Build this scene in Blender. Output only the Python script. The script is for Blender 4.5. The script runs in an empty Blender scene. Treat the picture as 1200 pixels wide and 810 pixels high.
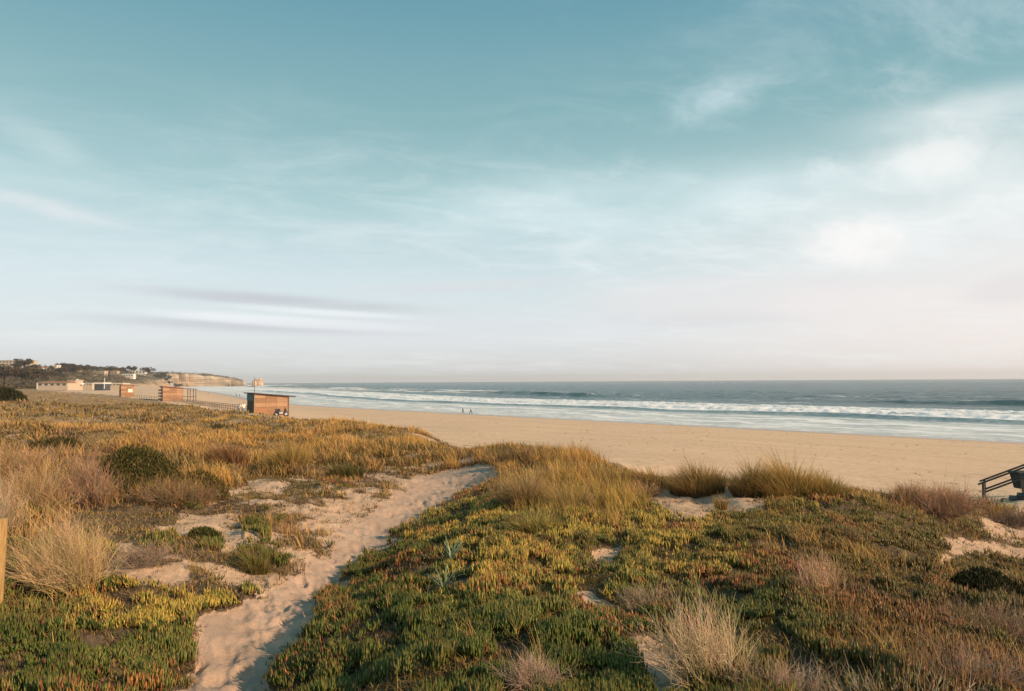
import bpy, bmesh, math
import numpy as np
from mathutils import Vector, Matrix

rng = np.random.default_rng(7)
scene = bpy.context.scene
COL = scene.collection
PI = math.pi

# ------------------------------------------------------------------ camera
F = 867.0                      # focal length in photo pixels (1200 wide)
CAM = np.array([0.0, 0.0, 9.0])
TH = math.radians(2.74)
PH = math.radians(0.333)
fwd = np.array([0, math.cos(TH), math.sin(TH)])
r0 = np.array([1.0, 0, 0]); u0 = np.array([0, -math.sin(TH), math.cos(TH)])
rt = r0 * math.cos(PH) - u0 * math.sin(PH)
up = r0 * math.sin(PH) + u0 * math.cos(PH)

cam_d = bpy.data.cameras.new('camera')
cam_d.lens = 36.0 * F / 1200.0
cam_d.sensor_width = 36
cam_d.clip_start = 0.1
cam_d.clip_end = 30000
cam = bpy.data.objects.new('camera', cam_d)
COL.objects.link(cam)
m = Matrix(((rt[0], up[0], -fwd[0], CAM[0]), (rt[1], up[1], -fwd[1], CAM[1]), (rt[2], up[2], -fwd[2], CAM[2]), (0, 0, 0, 1)))
cam.matrix_world = m
scene.camera = cam

def ray(px, py):
    return fwd + rt * ((px - 600) / F) + up * ((405 - py) / F)

def at_depth(px, py, D):
    r = ray(px, py)
    return CAM + r * (D / r[1])

def project(x, y, z):
    dx, dy, dz = x - CAM[0], y - CAM[1], z - CAM[2]
    f = dx * fwd[0] + dy * fwd[1] + dz * fwd[2]
    f = np.where(f < 0.3, 0.3, f)
    a = (dx * rt[0] + dy * rt[1] + dz * rt[2]) / f
    b = (dx * up[0] + dy * up[1] + dz * up[2]) / f
    return 600 + a * F, 405 - b * F

def yh(px):
    return 450 - 0.0058 * px

# ------------------------------------------------------------------ noise
def _hash(ix, iy, seed):
    h = (ix.astype(np.int64) * 374761393 + iy.astype(np.int64) * 668265263 + seed * 982451653) & 0xFFFFFFFF
    h = ((h ^ (h >> 13)) * 1274126177) & 0xFFFFFFFF
    h = ((h ^ (h >> 16)) * 2246822519) & 0xFFFFFFFF
    return (h ^ (h >> 15)) / 4294967295.0

def vnoise(x, y, seed=0):
    ix = np.floor(x); iy = np.floor(y)
    fx = x - ix; fy = y - iy
    fx = fx * fx * fx * (fx * (fx * 6 - 15) + 10); fy = fy * fy * fy * (fy * (fy * 6 - 15) + 10)
    a = _hash(ix, iy, seed); b = _hash(ix + 1, iy, seed)
    c = _hash(ix, iy + 1, seed); d = _hash(ix + 1, iy + 1, seed)
    return (a + (b - a) * fx) * (1 - fy) + (c + (d - c) * fx) * fy

def fbm(x, y, seed=0, octv=4, lac=2.1, gain=0.5):
    s = np.zeros_like(x, dtype=float); a = 1.0; t = 0.0
    for i in range(octv):
        c, n = math.cos(i * 0.9), math.sin(i * 0.9)
        s += a * vnoise(x * c - y * n + 17.3 * i, x * n + y * c - 9.1 * i, seed + i * 31)
        t += a; a *= gain; x = x * lac; y = y * lac
    return s / t            # 0..1

def sstep(a, b, x):
    t = np.clip((x - a) / (b - a), 0, 1)
    return t * t * (3 - 2 * t)

def inside(poly, px, py):
    c = np.zeros(np.shape(px), dtype=bool)
    n = len(poly); j = n - 1
    for i in range(n):
        xi, yi = poly[i]; xj, yj = poly[j]
        if yi != yj:
            k = ((yi > py) != (yj > py)) & (px < (xj - xi) * (py - yi) / (yj - yi) + xi)
            c ^= k
        j = i
    return c

def blob(px, py, cx, cy, rx, ry, rot=0):
    c, s = math.cos(math.radians(rot)), math.sin(math.radians(rot))
    dx, dy = px - cx, py - cy
    return np.exp(-(((dx * c + dy * s) / rx) ** 2 + ((-dx * s + dy * c) / ry) ** 2))

# ------------------------------------------------------------------ shore line (water to the right of its direction)
_sh = [(1500, -1630), (700, -660), (236, -96), (72, 104), (-11.6, 205), (-94, 312), (-186, 500), (-330, 800), (-500, 1130),
       (-640, 1380), (-735, 1540), (-730, 1640), (-655, 1690), (-615, 1730), (-650, 1830), (-900, 2300), (-1500, 3200), (-3000, 5000), (-5000, 9000)]
def _cr(pts, n=10):
    out = []
    P = [pts[0]] + pts + [pts[-1]]
    for i in range(1, len(P) - 2):
        p0, p1, p2, p3 = [np.array(q, float) for q in P[i - 1:i + 3]]
        for k in range(n):
            t = k / n
            out.append(0.5 * ((2 * p1) + (-p0 + p2) * t + (2 * p0 - 5 * p1 + 4 * p2 - p3) * t * t + (-p0 + 3 * p1 - 3 * p2 + p3) * t ** 3))
    out.append(np.array(pts[-1], float))
    return np.array(out)
SH = np.vstack([_sh[0:1], _cr(_sh[1:-2], 8), _sh[-2:]])
_L = np.concatenate([[0], np.cumsum(np.hypot(*np.diff(SH, axis=0).T))])
_i0 = int(np.argmin(np.hypot(SH[:, 0] - 72, SH[:, 1] - 104)))
_L = _L - _L[_i0]

def shore(x, y):
    """signed distance (positive = sea) and along-shore coordinate"""
    best = np.full(x.shape, 1e18); sg = np.zeros(x.shape); ss = np.zeros(x.shape)
    for i in range(len(SH) - 1):
        ax, ay = SH[i]; bx, by = SH[i + 1]
        ex, ey = bx - ax, by - ay; L2 = ex * ex + ey * ey
        t = np.clip(((x - ax) * ex + (y - ay) * ey) / L2, 0, 1)
        dx, dy = x - (ax + t * ex), y - (ay + t * ey)
        d2 = dx * dx + dy * dy
        k = d2 < best - 1e-9
        cr = ex * (y - ay) - ey * (x - ax)
        best = np.where(k, d2, best); sg = np.where(k, -np.sign(cr), sg)
        ss = np.where(k, _L[i] + t * math.sqrt(L2), ss)
    return np.sqrt(best) * sg, ss

# ------------------------------------------------------------------ terrain
def beach_z(n):
    d = -n
    return np.interp(d, [-3000, -400, -60, -15, 0, 12, 60, 85, 130, 400, 3000], [-25, -12, -3, -0.6, 0, 0.45, 2.0, 2.8, 3.3, 4.0, 5.0])

CP = [  # photo px, py, metres below the camera
 (100,800,2.8),(0,790,2.75),(-150,790,2.7),(150,760,2.8),(290,805,3.08),(330,745,3.15),(372,700,3.2),(395,675,3.2),(430,650,3.22),(500,608,3.2),(550,575,3.15),(520,550,3.1),
 (210,770,2.95),(250,730,3.0),(320,690,3.05),(200,680,2.78),(60,700,2.75),(-100,700,2.7),(100,650,2.7),(0,620,2.65),(-100,620,2.65),(250,620,2.75),(350,640,2.95),(390,625,3.05),
 (300,590,2.72),(420,590,2.98),(440,560,2.9),(480,555,3.05),(170,562,2.45),(100,560,2.55),(0,560,2.5),(-120,560,2.5),(250,545,2.8),(170,532,2.6),(380,540,3.0),(450,540,3.1),(100,530,2.6),(0,530,2.5),
 (300,520,3.2),(200,500,2.85),(100,500,2.7),(0,500,2.6),(-150,500,2.6),(430,503,3.55),(490,513,3.3),(360,497,3.9),(320,490,4.4),(290,488,4.6),(250,485,4.3),(210,475,4.3),(160,471,4.1),(100,466,3.7),(50,463,3.3),(0,461,3.1),(-150,461,3.0),
 (380,515,3.3),(550,529,3.2),(600,527,3.0),(640,534,2.8),(700,545,2.65),(650,560,2.5),(600,575,2.6),
 (400,795,2.75),(380,755,2.95),(450,700,2.8),(400,712,2.98),(520,640,2.75),(480,650,2.9),(560,600,2.7),(600,620,2.5),(600,700,2.45),(600,800,2.45),(700,600,2.45),(700,660,2.5),(720,720,2.55),(760,800,2.5),
 (740,560,2.6),(740,575,2.62),(820,590,2.65),(850,562,2.5),(870,600,2.6),(950,572,2.65),(930,585,2.65),(1000,580,2.9),(900,620,2.55),(850,680,2.5),(900,800,2.45),(1000,620,2.7),(1000,700,2.55),(1050,800,2.5),
 (1060,590,3.3),(1100,600,3.6),(1120,594,4.2),(1100,630,3.1),(1100,700,2.75),(1153,590,6.1),(1175,600,5.4),(1200,602,5.5),(1190,620,4.4),(1160,622,4.1),(1170,645,3.6),(1200,655,3.7),(1190,700,3.1),(1190,800,2.65),(1350,800,2.8),(1350,700,3.2),(1350,650,3.9),
]
CX = [  # px, depth, z  (hidden ground, the beach and the land behind)
 (550,48,4.0),(550,62,None),(490,56,4.3),(490,75,None),(430,72,4.2),(430,95,None),(360,90,3.9),(350,125,None),(600,42,4.3),(600,55,None),(650,36,4.4),(650,46,None),
 (700,28,5.0),(700,38,3.3),(700,50,None),(740,26,4.9),(800,26,4.9),(800,34,None),(870,26,4.6),(870,33,None),(950,25,4.4),(950,32,None),(1020,26,4.2),(1020,33,None),(1060,28,3.6),(1100,35,2.95),(1150,42,None),
 (1200,45,None),(1250,36,3.2),(1350,45,None),(1350,30,3.8),(1500,20,4.6),(1500,10,6.0),(1500,40,None),(1350,70,None),(1200,80,None),(900,60,None),(900,90,None),(700,80,None),(700,120,None),(550,110,None),(550,180,None),(400,180,None),
 (300,220,None),(300,400,None),(200,300,4.4),(100,300,4.6),(0,420,5.2),(-200,420,5.2),(100,420,5.0),(200,420,4.4),(0,900,6),(200,900,5),(-200,900,6),(600,500,None),(900,400,None),(300,900,None),(1300,300,None),
 (265,130,4.3),(310,112,4.1),(330,140,None),(230,170,4.4),
]
_P = []
for px, py, H in CP:
    D = H * F / (py - yh(px))
    _P.append(((px - 600) / F * D, D, 9 - H))
for px, D, z in CX:
    x = (px - 600) / F * D
    if z is None:
        z = float(beach_z(shore(np.array([x]), np.array([D]))[0])[0])
    _P.append((x, D, z))
_P = np.array(_P)
def _uv(x, y):
    r = np.hypot(x, y)
    a = np.arctan2(x, np.maximum(y, 1e-6) * 1.0)
    a = np.where(y > 0.5, a, np.sign(x + 1e-9) * PI / 2)
    a = np.clip(a, -0.85, 0.85)
    return a * 2.0, np.log(np.clip(r, 5.5, 2500))
_pu, _pv = _uv(_P[:, 0], _P[:, 1])
_pn, _ = shore(_P[:, 0], _P[:, 1])
_res = _P[:, 2] - beach_z(_pn)
def _tpsk(d2):
    return np.where(d2 > 1e-12, 0.5 * d2 * np.log(np.maximum(d2, 1e-12)), 0)
_N = len(_P)
_A = np.zeros((_N + 3, _N + 3))
_A[:_N, :_N] = _tpsk((_pu[:, None] - _pu) ** 2 + (_pv[:, None] - _pv) ** 2) + np.eye(_N) * 2e-4
_A[:_N, _N] = 1; _A[:_N, _N + 1] = _pu; _A[:_N, _N + 2] = _pv
_A[_N:, :_N] = _A[:_N, _N:].T
_W = np.linalg.solve(_A, np.concatenate([_res, [0, 0, 0]]))
def tps(x, y):
    u, v = _uv(x, y)
    o = _W[_N] + _W[_N + 1] * u + _W[_N + 2] * v
    for i in range(_N):
        o = o + _W[i] * _tpsk((u - _pu[i]) ** 2 + (v - _pv[i]) ** 2)
    return o

# hills and cliffs behind the beach, in polar bands seen from the dune
_hp  = [-900, -300, 0, 60, 100, 140, 180, 215, 250, 280, 288, 292]
_hf  = [500, 500, 520, 560, 700, 860, 1150, 1370, 1560, 1690, 1725, 1740]      # foot distance
_hr  = [1.6, 1.6, 1.6, 1.6, 1.5, 1.45, 1.35, 1.2, 1.13, 1.06, 1.03, 1.02]      # ridge = foot * this
_hy  = [17, 18, 17, 14.5, 13.5, 14, 13.6, 12.3, 9.5, 5.5, 3.0, -1]             # px of ridge above the horizon
def hills(x, y):
    yy = np.maximum(y, 1.0)
    px = 600 + F * x / yy
    foot = np.interp(px, _hp, _hf); rdg = foot * np.interp(px, _hp, _hr)
    hz = 9 + np.interp(px, _hp, _hy) * rdg / F
    wob = (fbm(x / 90, y / 90, 5, 4) - 0.5)
    ds = y + wob * np.interp(px, [0, 150, 200, 290], [120, 120, 70, 25])
    t = np.clip((ds - foot) / (rdg - foot), 0, 1.0)
    cl = sstep(150, 225, px)
    prof_h = t ** 0.8
    prof_c = 0.72 * sstep(0.0, 0.13, t) + 0.28 * t
    gul = np.abs(fbm(x / 26, y / 26, 8, 3) - 0.5) * 2
    prof_c = prof_c * (0.75 + 0.25 * sstep(0.05, 0.35, gul + t * 0.4))
    prof = prof_h * (1 - cl) + prof_c * cl
    back = 1 - 0.5 * sstep(1.3, 2.2, ds / rdg)
    e = (hz - 4) * prof * back
    e = np.where((px < 292) & (y > 380), e, 0)
    e = e * sstep(292, 286, px)
    e = e + (e > 2) * ((fbm(x / 30, y / 30, 12, 4) - 0.5) * np.minimum(e, 9) * 0.7 + cl * (fbm(x / 9, y / 9, 14, 3) - 0.5) * np.minimum(e, 12) * 0.5)
    return np.maximum(e, 0), cl

def base_h(x, y):
    n, s = shore(x, y)
    h = beach_z(n)
    w = sstep(2600, 1200, np.hypot(x, y)) * sstep(-15, -45, n)
    h = h + tps(x, y) * w
    e, cl = hills(x, y)
    return h + e * (n < 4), n, s, e

# ------------------------------------------------------------------ vegetation layout, judged where the plants stand
PATH = [(200,830),(208,806),(232,772),(243,742),(286,712),(318,690),(338,672),(372,655),(392,640),(410,625),(438,603),(462,584),(474,566),(496,557),(520,550),(545,545),(560,540),
        (588,550),(590,562),(576,569),(541,585),(505,606),(484,622),(447,641),(424,663),(388,690),(368,712),(372,738),(376,752),(352,773),(335,802),(330,830)]
SANDS = [
 [(737,572),(783,574),(840,574),(887,592),(884,600),(845,602),(806,609),(790,604),(782,590),(745,582)],
 [(936,584),(965,582),(992,584),(985,589),(940,589)],
 [(684,650),(700,640),(738,631),(735,644),(716,654),(722,664),(735,682),(712,678),(690,664)],
 [(668,694),(706,696),(746,712),(750,746),(712,744),(682,720)],
 [(728,760),(784,760),(802,786),(812,830),(762,830),(746,800)],
 [(1104,628),(1150,634),(1200,641),(1300,652),(1300,680),(1200,664),(1150,657),(1118,652)],
 [(1100,650),(1130,655),(1120,668),(1092,676),(1105,664)],
 [(1142,608),(1200,610),(1320,616),(1320,646),(1195,636),(1150,628)],
 [(1120,594),(1140,585),(1210,585),(1400,590),(1400,612),(1200,607),(1160,604),(1130,600)],
]
def veg(x, y, z):
    """coverages: ice plant, grass, litter; all 0..1"""
    px, py = project(x, y, z)
    w1 = fbm(x * 0.9, y * 0.9, 41, 3) - 0.5
    w2 = fbm(x * 0.9, y * 0.9, 57, 3) - 0.5
    far = np.clip(10.0 / np.maximum(y, 4), 0.1, 1.5)
    qx = px + w1 * 60 * far; qy = py + w2 * 34 * far
    w3 = fbm(x * 2.6, y * 2.6, 58, 3) - 0.5
    path = inside(PATH, qx + w3 * 40 * far, qy + w3 * 14 * far)
    sand = np.zeros(px.shape, bool)
    for p in SANDS: sand |= inside(p, px + w1 * 36 * far, py + w2 * 20 * far)
    right = inside([(320,900),(335,795),(370,760),(352,715),(370,690),(415,660),(478,618),(540,582),(600,568),(640,560),(740,590),(800,608),(890,600),(1000,578),(1120,588),(1165,612),(1160,625),(1200,640),(1600,700),(1600,900)], qx, qy)
    left = inside([(-400,640),(0,640),(60,640),(120,680),(180,684),(240,690),(300,696),(298,705),(255,728),(235,748),(205,800),(190,900),(-400,900)], qx, qy)
    pat = np.zeros(px.shape)
    for b in [(172,560,62,34),(300,640,26,36),(318,612,18,14),(180,636,34,14),(250,640,20,9),(90,655,60,22),(225,588,30,13),(20,600,50,25),(400,640,22,12),(395,575,30,8),(350,545,30,12),(330,655,14,16)]:
        pat = np.maximum(pat, blob(px, py, *b))
    nz = fbm(x * 1.3, y * 1.3, 77, 4)
    ice = np.where(right, 1.0, 0.0); ice = np.where(left, 1.0, ice)
    ice = np.where(nz > 0.66, ice * 0.15, ice)
    ice = np.maximum(ice, (pat * (0.6 + nz) > 0.62) * 0.9)
    gr = inside([(-600,463),(0,455),(120,462),(210,474),(300,489),(420,498),(500,514),(498,530),(450,545),(430,556),(300,560),(230,600),(140,640),(0,650),(-600,650)], qx, qy) * 1.0
    gr2 = inside([(536,528),(600,519),(660,528),(740,553),(750,566),(735,575),(760,600),(735,618),(640,622),(580,600),(590,575),(560,560),(586,548)], px + w1 * 20 * far, py + w2 * 10 * far) * 1.0
    gr3 = inside([(1045,580),(1110,582),(1165,600),(1200,612),(1200,618),(1140,606),(1060,600)], px, py + w2 * 6) * 1.0
    gr = np.maximum(gr, np.maximum(gr2, gr3))
    ng = fbm(x * 0.35, y * 0.35, 91, 4)
    g_hole = sstep(0.60, 0.72, ng) * sstep(-4, 4, py - 485)
    gr = gr * (1 - np.where(py < 540, 0.45, 0.8) * g_hole)
    fade = inside([(495,512),(560,524),(586,545),(560,546),(500,556),(470,562),(440,556),(460,540),(498,530)], px, py)
    gr = np.where(fade & (fbm(x * 0.7, y * 0.5, 93, 3) > 0.52), np.maximum(gr, 0.7), gr)
    bank = inside([(215,600),(300,560),(430,552),(520,545),(500,560),(470,580),(440,600),(400,640),(330,690),(200,690),(150,650)], qx, qy)
    gr = np.where(bank, np.maximum(gr * 0.3, 0.22 * (nz > 0.50)), gr)
    ice = ice * (1 - 0.75 * gr2)
    clear = path | sand
    ice = np.where(clear, 0, ice); gr = np.where(path, 0, np.where(sand, 0.03, gr))
    lit = np.maximum(ice, gr * 0.7)
    lit = np.where(bank, 0.5 * sstep(0.42, 0.58, nz), lit)
    lit = np.where(clear, 0.0, lit)
    dead = ((right | left) & (nz > 0.60) & ~clear) * 1.0
    return ice, gr, lit, dead, path, sand, px, py

def in_dune(n, x, y):
    return sstep(-76, -88, n) * (y > 0.5)

def ground_z(x, y, full=False):
    h, n, s, e = base_h(x, y)
    r = np.hypot(x, y)
    dune = np.maximum(sstep(-70, -88, n), 0)
    near = sstep(160, 60, r)
    ice, gr, lit, dead, path, sand, px, py = veg(x, y, h)
    ok = (n < -66) & (y > 0.5) & (r < 430)
    ice = np.where(ok, ice, 0.0); gr = np.where(ok, gr, 0.0); lit = np.where(ok, lit, np.where((n < -95) & (e < 1.0), 0.7, 0.0)); dead = np.where(ok, dead, 0.0); path = path & ok
    h = h + dune * (fbm(x / 3.2, y / 3.2, 3, 4) - 0.5) * 0.34
    h = h + dune * sstep(25, 40, r) * sstep(400, 200, r) * (fbm(x / 9.0, y / 7.0, 23, 3) - 0.5) * 1.3
    h = h + near * dune * (fbm(x * 1.7, y * 1.7, 4, 3) - 0.5) * 0.16 * np.where(path, 0.35, 1)
    h = h + ice * near * (0.02 + 0.05 * fbm(x * 1.4, y * 1.4, 19, 3)) + gr * near * 0.02 + near * dune * (1 - path) * 0.10 * (fbm(x * 1.4, y * 1.4, 19, 3) - 0.45)
    # trodden sand
    foot = fbm(x * 3.4, y * 3.4, 63, 3)
    tro = np.where(path, 1.0, 0.55 * (n < -3)) * sstep(60, 25, r) * (1 - ice)
    h = h - tro * 0.026 * sstep(0.52, 0.68, foot)
    if full:
        return h, n, s, e, ice, gr, lit, dead, path, sand, px, py
    return h

# ------------------------------------------------------------------ materials
def new_mat(name):
    m = bpy.data.materials.new(name); m.use_nodes = True
    nt = m.node_tree
    for n in list(nt.nodes):
        if n.type != 'OUTPUT_MATERIAL' and n.type != 'BSDF_PRINCIPLED': nt.nodes.remove(n)
    b = next(n for n in nt.nodes if n.type == 'BSDF_PRINCIPLED')
    return m, nt, b

def nd(nt, t, **kw):
    n = nt.nodes.new(t)
    for k, v in kw.items():
        if k.startswith('i_'):
            n.inputs[k[2:].replace('_', ' ')].default_value = v
        else: setattr(n, k, v)
    return n

def ramp(nt, stops, interp='LINEAR'):
    r = nt.nodes.new('ShaderNodeValToRGB'); cr = r.color_ramp; cr.interpolation = interp
    while len(cr.elements) < len(stops): cr.elements.new(0.5)
    for e, (p, c) in zip(cr.elements, stops):
        e.position = p; e.color = c if len(c) == 4 else (*c, 1)
    return r

def mix(nt, fac, a, b, mode='MIX'):
    n = nt.nodes.new('ShaderNodeMix'); n.data_type = 'RGBA'; n.blend_type = mode; n.clamp_factor = True
    for sock, v in ((n.inputs[0], fac), (n.inputs[6], a), (n.inputs[7], b)):
        if isinstance(v, bpy.types.NodeSocket): nt.links.new(v, sock)
        elif isinstance(v, (int, float)): sock.default_value = v
        else: sock.default_value = (*v, 1) if len(v) == 3 else v
    return n.outputs[2]

def math_n(nt, op, a, b=None, c=None, clamp=False):
    n = nt.nodes.new('ShaderNodeMath'); n.operation = op; n.use_clamp = clamp
    for i, v in enumerate((a, b, c)):
        if v is None: continue
        if isinstance(v, bpy.types.NodeSocket): nt.links.new(v, n.inputs[i])
        else: n.inputs[i].default_value = v
    return n.outputs[0]

def attr(nt, name):
    return nd(nt, 'ShaderNodeAttribute', attribute_name=name)

def simple_mat(name, col, rough=0.7, noise=0.25, scale=6.0, col2=None, stretch=(1, 1, 1), metal=0.0):
    m, nt, b = new_mat(name)
    tc = nd(nt, 'ShaderNodeTexCoord'); mp = nd(nt, 'ShaderNodeMapping'); mp.inputs['Scale'].default_value = stretch
    nt.links.new(tc.outputs['Object'], mp.inputs['Vector'])
    nz = nd(nt, 'ShaderNodeTexNoise'); nz.inputs['Scale'].default_value = scale; nz.inputs['Detail'].default_value = 5
    nt.links.new(mp.outputs['Vector'], nz.inputs['Vector'])
    c2 = col2 or tuple(c * (1 - noise) for c in col)
    r = ramp(nt, [(0.3, c2), (0.7, col)])
    nt.links.new(nz.outputs['Fac'], r.inputs['Fac'])
    nt.links.new(r.outputs['Color'], b.inputs['Base Color'])
    b.inputs['Roughness'].default_value = rough; b.inputs['Metallic'].default_value = metal
    bp = nd(nt, 'ShaderNodeBump'); bp.inputs['Strength'].default_value = 0.3; bp.inputs['Distance'].default_value = 0.01
    nt.links.new(nz.outputs['Fac'], bp.inputs['Height']); nt.links.new(bp.outputs['Normal'], b.inputs['Normal'])
    return m

def leaf_mat(name, rough=0.6, trans=0.25, spec=0.3):
    m, nt, b = new_mat(name)
    a = attr(nt, 'col')
    nt.links.new(a.outputs['Color'], b.inputs['Base Color'])
    b.inputs['Roughness'].default_value = rough
    b.inputs['Specular IOR Level'].default_value = spec
    if trans > 0:
        tr = nd(nt, 'ShaderNodeBsdfTranslucent'); nt.links.new(a.outputs['Color'], tr.inputs['Color'])
        mx = nd(nt, 'ShaderNodeMixShader'); mx.inputs[0].default_value = trans
        nt.links.new(b.outputs[0], mx.inputs[1]); nt.links.new(tr.outputs[0], mx.inputs[2])
        out = next(n for n in nt.nodes if n.type == 'OUTPUT_MATERIAL')
        nt.links.new(mx.outputs[0], out.inputs['Surface'])
    return m

M_grass = leaf_mat('grass_blades', 0.65, 0.30, 0.2)
M_ice = leaf_mat('ice_plant_leaves', 0.42, 0.12, 0.4)
M_twig = leaf_mat('dry_twigs', 0.8, 0.0, 0.1)
M_crown = leaf_mat('tree_foliage', 0.8, 0.1, 0.1)

# ground
def ground_material():
    m, nt, b = new_mat('dune_ground')
    tc = nd(nt, 'ShaderNodeTexCoord'); pos = tc.outputs['Object']
    def noise(scale, detail=5, vec=pos, rough=0.55):
        n = nd(nt, 'ShaderNodeTexNoise'); n.inputs['Scale'].default_value = scale; n.inputs['Detail'].default_value = detail
        n.inputs['Roughness'].default_value = rough
        nt.links.new(vec, n.inputs['Vector']); return n.outputs['Fac']
    n1 = noise(0.12); n2 = noise(1.7, 6); n3 = noise(30, 5); n4 = noise(260, 2)
    sand = mix(nt, n1, (0.62, 0.43, 0.275), (0.72, 0.53, 0.36))
    r2 = ramp(nt, [(0.35, (0.86, 0.84, 0.82)), (0.65, (1.04, 1.03, 1.02))]); nt.links.new(n2, r2.inputs['Fac'])
    sand = mix(nt, 1.0, sand, r2.outputs['Color'], 'MULTIPLY')
    r3 = ramp(nt, [(0.3, (0.8, 0.78, 0.76)), (0.55, (1, 1, 1))]); nt.links.new(n3, r3.inputs['Fac'])
    sand = mix(nt, 0.8, sand, r3.outputs['Color'], 'MULTIPLY')
    # scattered bits of weed, shell and dry stalk lying on the sand
    vo = nd(nt, 'ShaderNodeTexVoronoi'); vo.inputs['Scale'].default_value = 1.6; vo.inputs['Randomness'].default_value = 1.0
    mp = nd(nt, 'ShaderNodeMapping'); mp.inputs['Rotation'].default_value = (0, 0, 0.9); mp.inputs['Scale'].default_value = (1, 3.0, 1)
    nt.links.new(pos, mp.inputs['Vector']); nt.links.new(mp.outputs['Vector'], vo.inputs['Vector'])
    spk = math_n(nt, 'LESS_THAN', vo.outputs['Distance'], 0.10)
    cl = noise(0.35, 4)
    spk = math_n(nt, 'MULTIPLY', spk, math_n(nt, 'GREATER_THAN', cl, 0.52))
    sand = mix(nt, math_n(nt, 'MULTIPLY', spk, 0.6), sand, (0.22, 0.15, 0.10))
    vo2 = nd(nt, 'ShaderNodeTexVoronoi'); vo2.inputs['Scale'].default_value = 0.55; nt.links.new(mp.outputs['Vector'], vo2.inputs['Vector'])
    spk2 = math_n(nt, 'MULTIPLY', math_n(nt, 'LESS_THAN', vo2.outputs['Distance'], 0.085), math_n(nt, 'GREATER_THAN', cl, 0.5))
    sand = mix(nt, math_n(nt, 'MULTIPLY', spk2, 0.55), sand, (0.26, 0.18, 0.12))
    # tideline streaks on the beach, parallel to the water
    an = attr(nt, 'inland'); asx = attr(nt, 'along')
    cb = nd(nt, 'ShaderNodeCombineXYZ'); nt.links.new(math_n(nt, 'MULTIPLY', an.outputs['Fac'], 0.28), cb.inputs['X']); nt.links.new(math_n(nt, 'MULTIPLY', asx.outputs['Fac'], 0.02), cb.inputs['Y'])
    st = noise(1.0, 6, cb.outputs[0], 0.6)
    rs = ramp(nt, [(0.36, (0.84, 0.83, 0.82)), (0.5, (1, 1, 1)), (0.64, (1.05, 1.04, 1.02))]); nt.links.new(st, rs.inputs['Fac'])
    sand = mix(nt, 0.5, sand, rs.outputs['Color'], 'MULTIPLY')
    # weed line and old tide marks
    cb2 = nd(nt, 'ShaderNodeCombineXYZ'); nt.links.new(math_n(nt, 'MULTIPLY', an.outputs['Fac'], 0.7), cb2.inputs['X']); nt.links.new(math_n(nt, 'MULTIPLY', asx.outputs['Fac'], 0.045), cb2.inputs['Y'])
    s2 = noise(1.0, 7, cb2.outputs[0], 0.68); r5 = ramp(nt, [(0.57, (0, 0, 0)), (0.68, (1, 1, 1))]); nt.links.new(s2, r5.inputs['Fac'])
    sand = mix(nt, math_n(nt, 'MULTIPLY', r5.outputs['Color'], 0.35), sand, (0.34, 0.22, 0.14))
    # duller sand up in the dunes: shade put into the sand colour
    du = nd(nt, 'ShaderNodeMapRange'); du.inputs['From Min'].default_value = 84; du.inputs['From Max'].default_value = 96; nt.links.new(an.outputs['Fac'], du.inputs['Value'])
    sand = mix(nt, math_n(nt, 'MULTIPLY', du.outputs[0], 1.0), sand, mix(nt, 1.0, sand, (0.80, 0.78, 0.80), 'MULTIPLY'))
    sand = mix(nt, attr(nt, 'path_shade').outputs['Fac'], sand, mix(nt, 1.0, sand, (0.86, 0.88, 0.96), 'MULTIPLY'))  # shade on the path, painted as a greyer sand tint
    # wet sand
    wn = math_n(nt, 'ADD', an.outputs['Fac'], math_n(nt, 'MULTIPLY', math_n(nt, 'SUBTRACT', st, 0.5), 6))
    wet = nd(nt, 'ShaderNodeMapRange'); wet.inputs['From Min'].default_value = 9.0; wet.inputs['From Max'].default_value = 3.0
    nt.links.new(wn, wet.inputs['Value']); wet = wet.outputs[0]
    sand = mix(nt, wet, sand, (0.30, 0.215, 0.15))
    # litter under plants
    li = attr(nt, 'litter').outputs['Fac']
    ln = math_n(nt, 'ADD', math_n(nt, 'MULTIPLY', li, 1.25), math_n(nt, 'MULTIPLY', math_n(nt, 'SUBTRACT', n2, 0.5), 1.2))
    lm = nd(nt, 'ShaderNodeMapRange'); lm.inputs['From Min'].default_value = 0.35; lm.inputs['From Max'].default_value = 0.65
    nt.links.new(ln, lm.inputs['Value'])
    litc = mix(nt, n3, (0.045, 0.033, 0.020), (0.20, 0.135, 0.075))
    gn = noise(0.25, 4)
    litc = mix(nt, math_n(nt, 'MULTIPLY', attr(nt, 'meadow').outputs['Fac'], 0.8), litc, mix(nt, gn, (0.22, 0.14, 0.07), (0.44, 0.29, 0.13)))
    c = mix(nt, lm.outputs[0], sand, litc)
    # cliffs and scrub covered hillsides
    hl = attr(nt, 'hill').outputs['Fac']; ck = attr(nt, 'cliff').outputs['Fac']
    geo = nd(nt, 'ShaderNodeNewGeometry'); sx = nd(nt, 'ShaderNodeSeparateXYZ'); nt.links.new(geo.outputs['Normal'], sx.inputs[0])
    stp = nd(nt, 'ShaderNodeMapRange'); stp.inputs['From Min'].default_value = 0.93; stp.inputs['From Max'].default_value = 0.80
    nt.links.new(sx.outputs['Z'], stp.inputs['Value'])
    nc = noise(0.03, 6)
    mpz = nd(nt, 'ShaderNodeMapping'); mpz.inputs['Scale'].default_value = (0.02, 0.02, 0.35); nt.links.new(pos, mpz.inputs['Vector'])
    strata = noise(1.0, 5, mpz.outputs['Vector'])
    rs_ = ramp(nt, [(0.36, (0.34, 0.22, 0.14)), (0.5, (0.50, 0.36, 0.24)), (0.64, (0.64, 0.53, 0.39))]); nt.links.new(strata, rs_.inputs['Fac']); rock = rs_.outputs['Color']
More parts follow.
